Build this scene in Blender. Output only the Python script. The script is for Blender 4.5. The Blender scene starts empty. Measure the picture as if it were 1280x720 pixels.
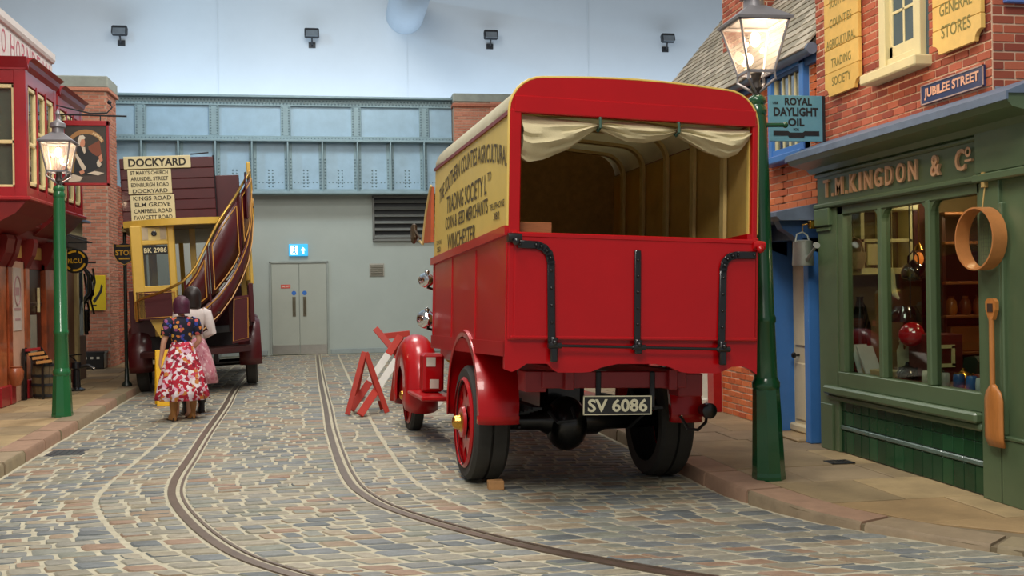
import bpy, bmesh, math, random
from math import sin, cos, pi, radians, sqrt, atan2
from mathutils import Vector, Matrix, Euler
import numpy as np
random.seed(7)
SC = bpy.context.scene
# ---------------------------------------------------------------- camera
TH, ROLL, EYE = radians(9.8), 0.016, 1.63
camd = bpy.data.cameras.new('camera'); cam = bpy.data.objects.new('camera', camd)
SC.collection.objects.link(cam); SC.camera = cam
camd.sensor_width = 36; camd.lens = 36 * 1300 / 1280; camd.shift_y = 3.4 / 1280; camd.clip_end = 200
_r = Vector((cos(TH), -sin(TH), 0)); _f = Vector((sin(TH), cos(TH), 0)); _u = Vector((0, 0, 1))
_x = _r * cos(ROLL) - _u * sin(ROLL); _y = _r * sin(ROLL) + _u * cos(ROLL)
_m = Matrix.Identity(4)
for _i in range(3):
    _m[_i][0] = _x[_i]; _m[_i][1] = _y[_i]; _m[_i][2] = -_f[_i]
_m[2][3] = EYE
cam.matrix_world = _m
# ---------------------------------------------------------------- light of the hall
SC.view_settings.view_transform = 'Standard'; SC.view_settings.look = 'None'
SC.view_settings.gamma = 1; SC.view_settings.use_curve_mapping = False
SC.view_settings.exposure = 0.10
w = bpy.data.worlds.new('world'); SC.world = w; w.use_nodes = True
w.node_tree.nodes['Background'].inputs[0].default_value = (.97, 0.98, 1.0, 1)
w.node_tree.nodes['Background'].inputs[1].default_value = 0.27
def lamp(name, kind, loc, power, col=(1, 1, 1), size=1.0, size_y=None, aim=None, spot=None):
    d = bpy.data.lights.new(name, kind); o = bpy.data.objects.new(name, d); SC.collection.objects.link(o)
    d.energy = power; d.color = col; o.location = loc
    if kind == 'AREA':
        d.size = size
        if size_y: d.shape = 'RECTANGLE'; d.size_y = size_y
    else: d.shadow_soft_size = size
    if spot: d.spot_size = radians(spot); d.spot_blend = .6
    if aim is not None: o.rotation_euler = (Vector(aim) - Vector(loc)).to_track_quat('-Z', 'Y').to_euler()
    return o
# big rooflights of the hall, high above the street
for lx, ly, e in ((-1.5, 4.0, 620), (0.5, 13.0, 620), (0.0, 22.0, 620)):
    lamp('hall_and_fill_light', 'AREA', (lx, ly, 12.0), e, (1.0, .95, .88), 3.2, aim=(lx, ly, 0))
lamp('hall_and_fill_light', 'AREA', (-1.5, -3.0, 11.0), 680, (1.0, .93, .84), 3.0, aim=(1.8, 9.0, 1.2))  # unseen front fill behind the camera, added to brighten the lorry's tail
# small spot fittings on the roof trusses
for lx, ly, lz in ((-2.6, 6.5, 9), (1.6, 5.5, 9), (-1.2, 10, 9.5), (-3.6, 14.5, 9.5), (2.2, 17, 9.5), (-2.2, 20, 9), (1.0, 24, 9), (-4.5, 3.5, 9), (-3.8, 8.5, 9.5), (-.5, 1.5, 9), (.6, 13.5, 9.5), (-4.2, 18, 9.5), (3.2, 11, 9.5)):
    lamp('truss_spot', 'POINT', (lx, ly, lz), 66, (1.0, .92, .80), .06)
# cool uplights hidden behind the girder, washing the high end wall
lamp('uplight', 'AREA', (3.0, 29.3, 6.6), 380, (.76, .87, 1.0), 26, .5, aim=(3.0, 31.0, 8.6))
lamp('wall_spot', 'SPOT', (-9.0, 22.0, 12.0), 1250, (.42, .74, 1.0), .12, aim=(4.5, 31.0, 8.6), spot=80)
# ---------------------------------------------------------------- helpers
COL = SC.collection
def lin(c):
    if isinstance(c, str):
        c = c.lstrip('#'); c = [int(c[i:i + 2], 16) / 255 for i in (0, 2, 4)]
    return tuple(x / 12.92 if x <= .04045 else ((x + .055) / 1.055) ** 2.4 for x in c) + (1.0,)
MATS = {}
def mat(name, cols, rough=.5, metal=0.0, var=.10, scale=5.0, bump=0.0, bscale=40.0, coat=0.0, stretch=None, spec=None, thru=0.0):
    """A Principled paint / wood / stone. One colour, or several picked per piece (per object and per mesh island)."""
    if name in MATS: return MATS[name]
    m = bpy.data.materials.new(name); m.use_nodes = True; MATS[name] = m
    nt = m.node_tree; N = nt.nodes; L = nt.links; b = N['Principled BSDF']
    b.inputs['Roughness'].default_value = rough; b.inputs['Metallic'].default_value = metal
    if coat: b.inputs['Coat Weight'].default_value = coat; b.inputs['Coat Roughness'].default_value = .06
    if spec is not None: b.inputs['Specular IOR Level'].default_value = spec
    tc = N.new('ShaderNodeTexCoord'); src = tc.outputs['Object']
    if stretch:
        mp = N.new('ShaderNodeMapping'); mp.inputs['Scale'].default_value = stretch
        L.new(src, mp.inputs['Vector']); src = mp.outputs['Vector']
    if isinstance(cols, (list, tuple)) and isinstance(cols[0], (list, tuple, str)) and not isinstance(cols, str):
        oi = N.new('ShaderNodeObjectInfo'); ge = N.new('ShaderNodeNewGeometry')
        ad = N.new('ShaderNodeMath'); ad.operation = 'ADD'; fr = N.new('ShaderNodeMath'); fr.operation = 'FRACT'
        L.new(oi.outputs['Random'], ad.inputs[0]); L.new(ge.outputs['Random Per Island'], ad.inputs[1]); L.new(ad.outputs[0], fr.inputs[0])
        cr = N.new('ShaderNodeValToRGB'); cr.color_ramp.interpolation = 'CONSTANT'; e = cr.color_ramp.elements
        n = len(cols)
        while len(e) < n: e.new(1.0)
        for i, c in enumerate(cols): e[i].position = i / n; e[i].color = lin(c)
        L.new(fr.outputs[0], cr.inputs[0]); base = cr.outputs[0]
    else:
        rgb = N.new('ShaderNodeRGB'); rgb.outputs[0].default_value = lin(cols); base = rgb.outputs[0]
    if var:
        no = N.new('ShaderNodeTexNoise'); no.inputs['Scale'].default_value = scale; no.inputs['Detail'].default_value = 6
        no.inputs['Roughness'].default_value = .65
        L.new(src, no.inputs['Vector'])
        mr = N.new('ShaderNodeMapRange'); mr.inputs[1].default_value = .3; mr.inputs[2].default_value = .7
        mr.inputs[3].default_value = 1 - var; mr.inputs[4].default_value = 1 + var
        L.new(no.outputs['Fac'], mr.inputs[0])
        mx = N.new('ShaderNodeVectorMath'); mx.operation = 'SCALE'
        L.new(base, mx.inputs[0]); L.new(mr.outputs[0], mx.inputs['Scale']); base = mx.outputs[0]
    L.new(base, b.inputs['Base Color'])
    if bump:
        n2 = N.new('ShaderNodeTexNoise'); n2.inputs['Scale'].default_value = bscale; n2.inputs['Detail'].default_value = 4
        L.new(src, n2.inputs['Vector'])
        bp = N.new('ShaderNodeBump'); bp.inputs['Strength'].default_value = bump; bp.inputs['Distance'].default_value = .01
        L.new(n2.outputs['Fac'], bp.inputs['Height']); L.new(bp.outputs[0], b.inputs['Normal'])
    if thru:          # thin cloth lets part of the light through
        tl = N.new('ShaderNodeBsdfTranslucent'); L.new(base, tl.inputs[0]); mx2 = N.new('ShaderNodeMixShader'); mx2.inputs[0].default_value = thru
        L.new(b.outputs[0], mx2.inputs[1]); L.new(tl.outputs[0], mx2.inputs[2]); L.new(mx2.outputs[0], N['Material Output'].inputs[0])
    return m
def emit(name, col, strength):
    m = bpy.data.materials.new(name); m.use_nodes = True; N = m.node_tree.nodes
    b = N['Principled BSDF']; b.inputs['Base Color'].default_value = lin(col)
    b.inputs['Emission Color'].default_value = lin(col); b.inputs['Emission Strength'].default_value = strength
    return m
def glass(name, tint, clear, rough=.03, frost=0.0):
    """window glass: mostly see-through with a gloss; frost mixes in a translucent film"""
    m = bpy.data.materials.new(name); m.use_nodes = True; nt = m.node_tree; N = nt.nodes; L = nt.links
    N.remove(N['Principled BSDF']); out = N['Material Output']
    tr = N.new('ShaderNodeBsdfTransparent'); tr.inputs[0].default_value = lin(tint)
    gl = N.new('ShaderNodeBsdfGlossy'); gl.inputs['Roughness'].default_value = rough
    lw = N.new('ShaderNodeLayerWeight'); lw.inputs[0].default_value = .5
    fr = N.new('ShaderNodeMath'); fr.operation = 'POWER'; fr.inputs[1].default_value = 4.0; L.new(lw.outputs['Facing'], fr.inputs[0])
    ad = N.new('ShaderNodeMath'); ad.operation = 'MULTIPLY_ADD'; ad.use_clamp = True; ad.inputs[1].default_value = .9; ad.inputs[2].default_value = 1 - clear
    mx = N.new('ShaderNodeMixShader'); L.new(fr.outputs[0], ad.inputs[0]); L.new(ad.outputs[0], mx.inputs[0])
    first = tr.outputs[0]
    if frost:
        tl = N.new('ShaderNodeBsdfTranslucent'); tl.inputs[0].default_value = lin(tint)
        m2 = N.new('ShaderNodeMixShader'); m2.inputs[0].default_value = frost
        L.new(first, m2.inputs[1]); L.new(tl.outputs[0], m2.inputs[2]); first = m2.outputs[0]
    L.new(first, mx.inputs[1]); L.new(gl.outputs[0], mx.inputs[2]); L.new(mx.outputs[0], out.inputs[0])
    return m
def link(name, data, parent=None):
    o = bpy.data.objects.new(name, data); COL.objects.link(o)
    if parent is not None: o.parent = parent
    return o
def tag(o, label=None, cat=None, group=None, kind=None):
    if label: o['label'] = label
    if cat: o['category'] = cat
    if group: o['group'] = group
    if kind: o['kind'] = kind
    return o
def thing(name, label, cat, loc=(0, 0, 0), rot=(0, 0, 0), group=None):
    o = link(name, None); o.empty_display_size = .2; o.location = loc; o.rotation_euler = rot
    return tag(o, label, cat, group)
def copy_tree(o, parent=None):
    c = o.copy(); COL.objects.link(c)
    if parent is not None: c.parent = parent
    for ch in list(o.children): copy_tree(ch, c)
    return c
V = Vector
def frame_from(right, up):
    r = V(right).normalized(); u = V(up); u = (u - r * u.dot(r)).normalized(); n = r.cross(u)
    return r, u, n
class MB:
    """collects geometry; build() links it as one mesh object"""
    def __init__(s): s.v = []; s.f = []; s.mi = []; s.cur = 0; s.T = None
    def add(s, vs, fs):
        o = len(s.v)
        if s.T is not None: vs = [s.T @ V(p) for p in vs]
        s.v += [tuple(p) for p in vs]; s.f += [tuple(i + o for i in f) for f in fs]; s.mi += [s.cur] * len(fs)
        return s
    def box(s, a, b, bev=0.0):
        x0, y0, z0 = [min(p, q) for p, q in zip(a, b)]; x1, y1, z1 = [max(p, q) for p, q in zip(a, b)]
        if bev <= 0:
            return s.add([(x0, y0, z0), (x1, y0, z0), (x1, y1, z0), (x0, y1, z0), (x0, y0, z1), (x1, y0, z1), (x1, y1, z1), (x0, y1, z1)],
                         [(3, 2, 1, 0), (4, 5, 6, 7), (0, 1, 5, 4), (1, 2, 6, 5), (2, 3, 7, 6), (3, 0, 4, 7)])
        bev = min(bev, (x1 - x0) * .45, (y1 - y0) * .45, (z1 - z0) * .45)
        bm = bmesh.new(); bmesh.ops.create_cube(bm, size=1)
        for v in bm.verts: v.co = ((x0 + x1) / 2 + v.co.x * (x1 - x0), (y0 + y1) / 2 + v.co.y * (y1 - y0), (z0 + z1) / 2 + v.co.z * (z1 - z0))
        bmesh.ops.bevel(bm, geom=bm.edges[:], offset=bev, segments=1, affect='EDGES')
        s.bm(bm); return s
    def bm(s, bm):
        bm.verts.index_update()
        s.add([v.co[:] for v in bm.verts], [[v.index for v in f.verts] for f in bm.faces]); bm.free(); return s
    def obox(s, c, size, R=None, bev=0.0):
        t = MB(); h = V(size) / 2; t.box(-h, h, bev); R = R or Matrix.Identity(3)
        if isinstance(R, (tuple, Euler)): R = Euler(R).to_matrix()
        return s.add([V(c) + R @ V(p) for p in t.v], t.f)
    def bar(s, p, q, w, h, up=(0, 0, 1), bev=0.0):
        """a rectangular bar from p to q, w across, h along up"""
        p, q = V(p), V(q); d = (q - p); n = d.length; d.normalize(); u = V(up); u = (u - d * u.dot(d)).normalized(); a = d.cross(u)
        R = Matrix((d, a, u)).transposed()
        return s.obox((p + q) / 2, (n, w, h), R, bev)
    def tube(s, pts, r, n=8, closed=False, cap=True):
        pts = [V(p) for p in pts]; k = len(pts); rs = r if isinstance(r, (list, tuple)) else [r] * k
        vs = []; ref = None
        for i, p in enumerate(pts):
            a = pts[i - 1] if (i > 0 or closed) else p; b = pts[(i + 1) % k] if (i < k - 1 or closed) else p
            d = (b - a).normalized()
            if ref is None: ref = d.orthogonal().normalized()
            ref = (ref - d * ref.dot(d)); ref = ref.normalized() if ref.length > 1e-6 else d.orthogonal().normalized()
            e = d.cross(ref)
            vs += [p + (ref * cos(2 * pi * j / n) + e * sin(2 * pi * j / n)) * rs[i] for j in range(n)]
        fs = []
        for i in range(k if closed else k - 1):
            for j in range(n):
                a = i * n + j; b = i * n + (j + 1) % n; c = ((i + 1) % k) * n
                fs.append((a, b, c + (j + 1) % n, c + j))
        if cap and not closed: fs += [tuple(range(n - 1, -1, -1)), tuple((k - 1) * n + j for j in range(n))]
        return s.add(vs, fs)
    def lathe(s, prof, n=16, o=(0, 0, 0), ax=(0, 0, 1), a0=0.0, a1=2 * pi, cap=True):
        """prof: (r, z) pairs turned about ax at o"""
        ax = V(ax).normalized(); e = ax.orthogonal().normalized() if abs(ax.z) < .99 else V((1, 0, 0)); g = ax.cross(e); o = V(o)
        full = abs(a1 - a0 - 2 * pi) < 1e-6; m = n if full else n + 1; vs = []
        for r, z in prof:
            for j in range(m):
                t = a0 + (a1 - a0) * j / n
                vs.append(o + ax * z + (e * cos(t) + g * sin(t)) * r)
        fs = []
        for i in range(len(prof) - 1):
            for j in range(n):
                j2 = (j + 1) % m if full else j + 1
                fs.append((i * m + j, i * m + j2, (i + 1) * m + j2, (i + 1) * m + j))
        if full and cap and prof[0] != prof[-1]:
            if prof[0][0] > 1e-5: fs.append(tuple(range(m - 1, -1, -1)))
            if prof[-1][0] > 1e-5: fs.append(tuple((len(prof) - 1) * m + j for j in range(m)))
        return s.add(vs, fs)
    def prism(s, poly, vec):
        poly = [V(p) for p in poly]; vec = V(vec); n = len(poly)
        nrm = V((0, 0, 0))
        for i in range(n): nrm += poly[i].cross(poly[(i + 1) % n])
        if nrm.dot(vec) > 0: poly = poly[::-1]
        return s.add(poly + [p + vec for p in poly], [tuple(range(n)), tuple(range(2 * n - 1, n - 1, -1))] + [(i, i + n, (i + 1) % n + n, (i + 1) % n) for i in range(n)])
    def grid(s, rows, cu=False, cv=False):
        r = len(rows); c = len(rows[0]); vs = [p for row in rows for p in row]; fs = []
        for i in range(r if cv else r - 1):
            for j in range(c if cu else c - 1):
                i2 = (i + 1) % r; j2 = (j + 1) % c
                fs.append((i * c + j, i * c + j2, i2 * c + j2, i2 * c + j))
        return s.add(vs, fs)
    def ball(s, c, r, n=12, m=8, sc=(1, 1, 1)):
        c = V(c); prof = [(sin(pi * i / m), -cos(pi * i / m)) for i in range(m + 1)]
        t = MB(); t.lathe([(max(a, 1e-6), b) for a, b in prof], n)
        return s.add([c + V((p[0] * r * sc[0], p[1] * r * sc[1], p[2] * r * sc[2])) for p in t.v], t.f)
    def mesh(s, name, mats, smooth=False):
        me = bpy.data.meshes.new(name); me.from_pydata(s.v, [], s.f)
        for m in (mats if isinstance(mats, (list, tuple)) else [mats]): me.materials.append(m)
        if len(me.materials) > 1: me.polygons.foreach_set('material_index', s.mi)
        if smooth:
            me.polygons.foreach_set('use_smooth', [True] * len(me.polygons))
            me.set_sharp_from_angle(angle=radians(40))
        me.update(); return me
    def build(s, name, mats, parent=None, smooth=False, world=False, solid=0.0, subsurf=0, kind=None, label=None):
        """world=True: the vertices are in world space, so take the parent's place off (parents here are not rotated)"""
        if world and parent is not None:
            o = V(parent.location); q = parent.parent
            while q is not None: o += V(q.location); q = q.parent
            s.v = [(p[0] - o.x, p[1] - o.y, p[2] - o.z) for p in s.v]
        ob = link(name, s.mesh(name, mats, smooth), parent)
        if solid: md = ob.modifiers.new('solid', 'SOLIDIFY'); md.thickness = solid; md.offset = 0
        if subsurf: md = ob.modifiers.new('sub', 'SUBSURF'); md.levels = md.render_levels = subsurf
        if kind: ob['kind'] = kind
        if label: ob['label'] = label
        return ob
def wl(parent):
    o = V((0, 0, 0))
    while parent is not None: o += V(parent.location); parent = parent.parent
    return o
TXT = {}
def text_geo(s, bold=.0):
    k = (s, bold)
    if k not in TXT:
        cu = bpy.data.curves.new('t', 'FONT'); cu.body = s; cu.offset = bold; cu.resolution_u = 3
        ob = bpy.data.objects.new('t', cu); me = bpy.data.meshes.new_from_object(ob)
        v = np.array([x.co[:2] for x in me.vertices]); f = [tuple(p.vertices) for p in me.polygons]
        lo, hi = v.min(0), v.max(0); v = (v - (lo + hi) / 2) / (hi - lo)
        TXT[k] = (v, f, (hi - lo)[0] / (hi - lo)[1]); bpy.data.objects.remove(ob); bpy.data.meshes.remove(me)
    return TXT[k]
def text(mb, s, c, right, up, w, h, bold=.02, depth=.004, arch=0.0):
    """flat lettering of exactly w x h, standing depth proud of c; flat top face plus nothing behind"""
    v, f, _ = text_geo(s, bold); r, u, n = frame_from(right, up); c = V(c)
    mb.add([c + r * (p[0] * w) + u * (p[1] * h + arch * (1 - 4 * p[0] * p[0])) + n * depth for p in v], f)
    return mb
# ---------------------------------------------------------------- materials of the setting
m_mortar = mat('sett_mortar', '#b3ad97', .9, var=.18, scale=9, bump=.5, bscale=60)
m_sett = mat('sett_stone', ['#89877c', '#918a76', '#7b7f7c', '#988c76', '#878578', '#6e7475', '#8e7c66', '#7f8276', '#999280', '#737879', '#907864', '#868272', '#8d897a', '#626869', '#82847a', '#787a75'], .62, var=.2, scale=14, bump=.35, bscale=70)
m_flag = mat('flagstone', ['#a08b66', '#8f7d5e', '#a8906a', '#87765c', '#9a815c', '#948266'], .65, var=.26, scale=2.2, bump=.3, bscale=50)
m_kerb = mat('kerb_stone', ['#94836a', '#8a7a62', '#9c7e68', '#918468'], .7, var=.16, scale=6, bump=.3, bscale=40)
m_joint = mat('pavement_joint', '#7a6d55', .9)
m_brick = mat('red_brick', ['#b45c40', '#a04f38', '#c0684a', '#a85338', '#ba6246', '#944634'], .8, var=.16, scale=20, bump=.4, bscale=80)
m_brick2 = mat('orange_brick', ['#d26c38', '#c66232', '#dc7842', '#be5c32', '#ce7040'], .8, var=.15, scale=20, bump=.4, bscale=80)
m_brick3 = mat('pink_brick', ['#bd7c62', '#b27058', '#c8886e', '#b8765e', '#c28268'], .85, var=.15, scale=20, bump=.3, bscale=80)
m_pointing = mat('brick_pointing', '#b59a86', .9, var=.12, scale=12)
m_pointing2 = mat('brick_pointing_pale', '#d8b89c', .9, var=.12, scale=12)
m_wall = mat('grey_wall_paint', '#a6b1ab', .55, var=.04, scale=1.2)
m_wall2 = mat('high_wall_paint', '#b9c4cc', .6, var=.04, scale=.5)
m_girder = mat('girder_blue_paint', '#98b8cc', .45, var=.10, scale=2.5)
m_girder2 = mat('girder_grey_paint', '#86a0a8', .5, var=.10, scale=3)
m_iron = mat('dark_iron', '#33363a', .5, .5)
m_black = mat('black_paint', '#101214', .3, coat=.4)
m_steel = mat('brushed_steel', '#b4b4ae', .35, 1.0)
m_rail = mat('tram_rail_steel', '#6d5f54', .45, .55, var=.2, scale=6)
m_groove = mat('rail_groove', '#2b2520', .8)
m_white = mat('white_paint', '#d8d4c6', .4)
m_lead = mat('lead_sheet', '#6a7a90', .5, .25, var=.2, scale=5)
KR = [(6.5, 4.3), (5.4, 4.68), (4.6, 5.05), (4.0, 5.48), (3.6, 6.03), (3.38, 6.45), (3.21, 6.95), (3.12, 7.7), (3.09, 8.4), (3.08, 12), (3.08, 18), (3.1, 28.4)]
KL = [(-2.9, 3.0), (-3.0, 7.0), (-3.09, 10.0), (-3.17, 12.5), (-3.25, 15.2), (-3.36, 19.0), (-3.4, 28.4)]
R1 = [(1.3, 4.55), (.75, 5.05), (.2, 5.65), (-.23, 6.18), (-.6, 6.74), (-.94, 7.57), (-1.25, 8.65), (-1.38, 9.6), (-1.43, 11), (-1.5, 12.9), (-1.58, 16), (-1.71, 19.4), (-1.85, 28.4)]
R2 = [(3.2, 4.55), (2.55, 5.1), (1.88, 5.69), (1.16, 6.59), (.57, 7.59), (.26, 8.43), (.1, 9.62), (-.03, 12.44), (-.09, 15), (-.16, 17.54), (-.27, 22), (-.4, 28.4)]
def catmull(P, n=6):
    out = []
    for i in range(len(P) - 1):
        p0, p1, p2, p3 = P[max(i - 1, 0)], P[i], P[i + 1], P[min(i + 2, len(P) - 1)]
        for k in range(n):
            t = k / n
            out.append(tuple(.5 * (2 * b + (c - a) * t + (2 * a - 5 * b + 4 * c - d) * t * t + (3 * b - a - 3 * c + d) * t ** 3) for a, b, c, d in zip(p0, p1, p2, p3)))
    return out + [P[-1]]
R1c, R2c = catmull(R1), catmull(R2)
def xat(P, y):
    if y <= P[0][1]: return P[0][0] + (P[1][0] - P[0][0]) / (P[1][1] - P[0][1]) * (y - P[0][1])
    for a, b in zip(P, P[1:]):
        if a[1] <= y <= b[1]: return a[0] + (b[0] - a[0]) * (y - a[1]) / max(b[1] - a[1], 1e-6)
    return P[-1][0]
def road_z(x, y=20):
    t = min(max((abs(x) - 1.0) / 2.0, 0), 1); f = min(max((y - 5.8) / 2.4, 0), 1) if x > 0 else 1
    return -.055 * t * t * (3 - 2 * t) * f * f * (3 - 2 * f) + (.022 * t if x > 0 else 0) * (1 - f)
PAVE = .06
# ---------------------------------------------------------------- road
def build_road():
    b = MB(); xs = [-3.6 + .4 * i for i in range(28)]; ys = [1.5 + .5 * i for i in range(55)]
    b.grid([[(x, y, road_z(x, y) - .004) for x in xs] for y in ys])
    road = b.build('road', m_mortar, smooth=True, kind='structure')
    cells = []; y = 4.4; rnd = random.Random(3)
    LO = lambda yy: xat(R1c, yy) - (.50 + .12 * max(0, 1 - abs(yy - 9) / 3))
    RO = lambda yy: xat(R2c, yy) + .52
    while y < 28.2:
        h = rnd.uniform(.13, .18); g = .030; ya, yb = y, y + h - g
        def bounds(yy):
            k0, k1 = xat(KL, yy), xat(KR, yy); a, c = xat(R1c, yy), xat(R2c, yy)
            sl1 = .068 * sqrt(1 + ((xat(R1c, yy + .1) - xat(R1c, yy - .1)) / .2) ** 2); sl2 = .068 * sqrt(1 + ((xat(R2c, yy + .1) - xat(R2c, yy - .1)) / .2) ** 2)
            return [(k0 + .02, LO(yy) - .006), (LO(yy) + .006, a - sl1), (a + sl1, c - sl2), (c + sl2, RO(yy) - .006), (RO(yy) + .006, k1 - .02)]
        for (a0, a1), (b0, b1) in zip(bounds(ya), bounds(yb)):
            w0 = min(a1 - a0, b1 - b0)
            if w0 < .06: continue
            ws = []; tot = 0
            while tot < w0 - .1:
                q = rnd.uniform(.13, .31); ws.append(q); tot += q
            if not ws: ws = [w0]; tot = w0
            acc = 0
            for q in ws:
                t0, t1 = acc / tot, (acc + q) / tot; acc += q
                gx = .009
                c = [(a0 + (a1 - a0) * t0 + gx, ya), (a0 + (a1 - a0) * t1 - gx, ya), (b0 + (b1 - b0) * t1 - gx, yb), (b0 + (b1 - b0) * t0 + gx, yb)]
                cx = sum(p[0] for p in c) / 4; cy = sum(p[1] for p in c) / 4
                if -3.08 < cx < -2.6 and 11.72 < cy < 12.25: continue
                cells.append((cx, cy, c))
        y += h
    def sett(c, cx, cy):
        j = lambda k: rnd.uniform(-k, k)
        P = []
        for i in range(4):
            p, q = c[i], c[(i + 1) % 4]; o = c[i - 1]
            d = .006 + rnd.random() * .016
            def to(a, b_, dist):
                L = max(sqrt((b_[0] - a[0]) ** 2 + (b_[1] - a[1]) ** 2), 1e-4); t = min(dist / L, .4); return (a[0] + (b_[0] - a[0]) * t + j(.004), a[1] + (b_[1] - a[1]) * t + j(.004))
            P += [to(p, o, d), to(p, q, d)]
        z = road_z(cx, cy) + j(.003); tx, ty = j(.02), j(.02)
        vs = []
        for k, dz in ((1.0, -.035), (.98, -.008), (.86, .003)):
            vs += [(cx + (p[0] - cx) * k, cy + (p[1] - cy) * k, z + dz + tx * (p[0] - cx) + ty * (p[1] - cy)) for p in P]
        fs = [(i, (i + 1) % 8, (i + 1) % 8 + 8, i + 8) for i in range(8)] + [(i + 8, (i + 1) % 8 + 8, (i + 1) % 8 + 16, i + 16) for i in range(8)] + [tuple(range(16, 24))]
        return vs, fs
    def seen(cx, cy):      # inside the cone the photograph looks along, in the open
        d = cx * sin(TH) + cy * cos(TH); s = cx * cos(TH) - cy * sin(TH); return d > 5.75 and abs(s) < d * .49
    vis = [c for c in cells if seen(c[0], c[1])]; vis.sort(key=lambda c: c[0] ** 2 + c[1] ** 2)
    single = set(id(c) for c in vis[:300])
    rest = MB()
    for c in cells:
        vs, fs = sett(c[2], c[0], c[1])
        if id(c) in single:
            t = MB(); t.add([(v[0] - c[0], v[1] - c[1], v[2]) for v in vs], fs)
            o = t.build('sett', m_sett, road, smooth=True); o.location = (c[0], c[1], 0)
        else: rest.add(vs, fs)
    rest.build('setts', m_sett, road, smooth=True, kind='stuff')
    return len(cells)
build_road()
def build_rail(P, label):
    b = MB(); rows = []
    prof = [(-.06, -.03, 0), (-.058, .006, 0), (.004, .007, 0), (.008, -.02, 1), (.036, -.02, 1), (.040, .005, 0), (.062, .004, 0), (.062, -.03, 0)]
    for i, p in enumerate(P):
        a = P[max(i - 1, 0)]; c = P[min(i + 1, len(P) - 1)]; d = V((c[0] - a[0], c[1] - a[1], 0)).normalized(); n = V((d.y, -d.x, 0))
        rows.append([(p[0] + n.x * q[0], p[1] + n.y * q[0], road_z(p[0], p[1]) + q[1]) for q in prof])
    b.grid(rows)
    nf = len(prof) - 1; b.mi = [1 if (i % nf) in (3,) else 0 for i in range(len(b.f))]
    o = b.build('tram_rail', [m_rail, m_groove], smooth=True)
    tag(o, label, 'rail')
build_rail(R1c, 'grooved steel tram rail that passes under the bus and beside the two women')
build_rail(R2c, 'grooved steel tram rail that passes beside the red and white trestles')
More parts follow.
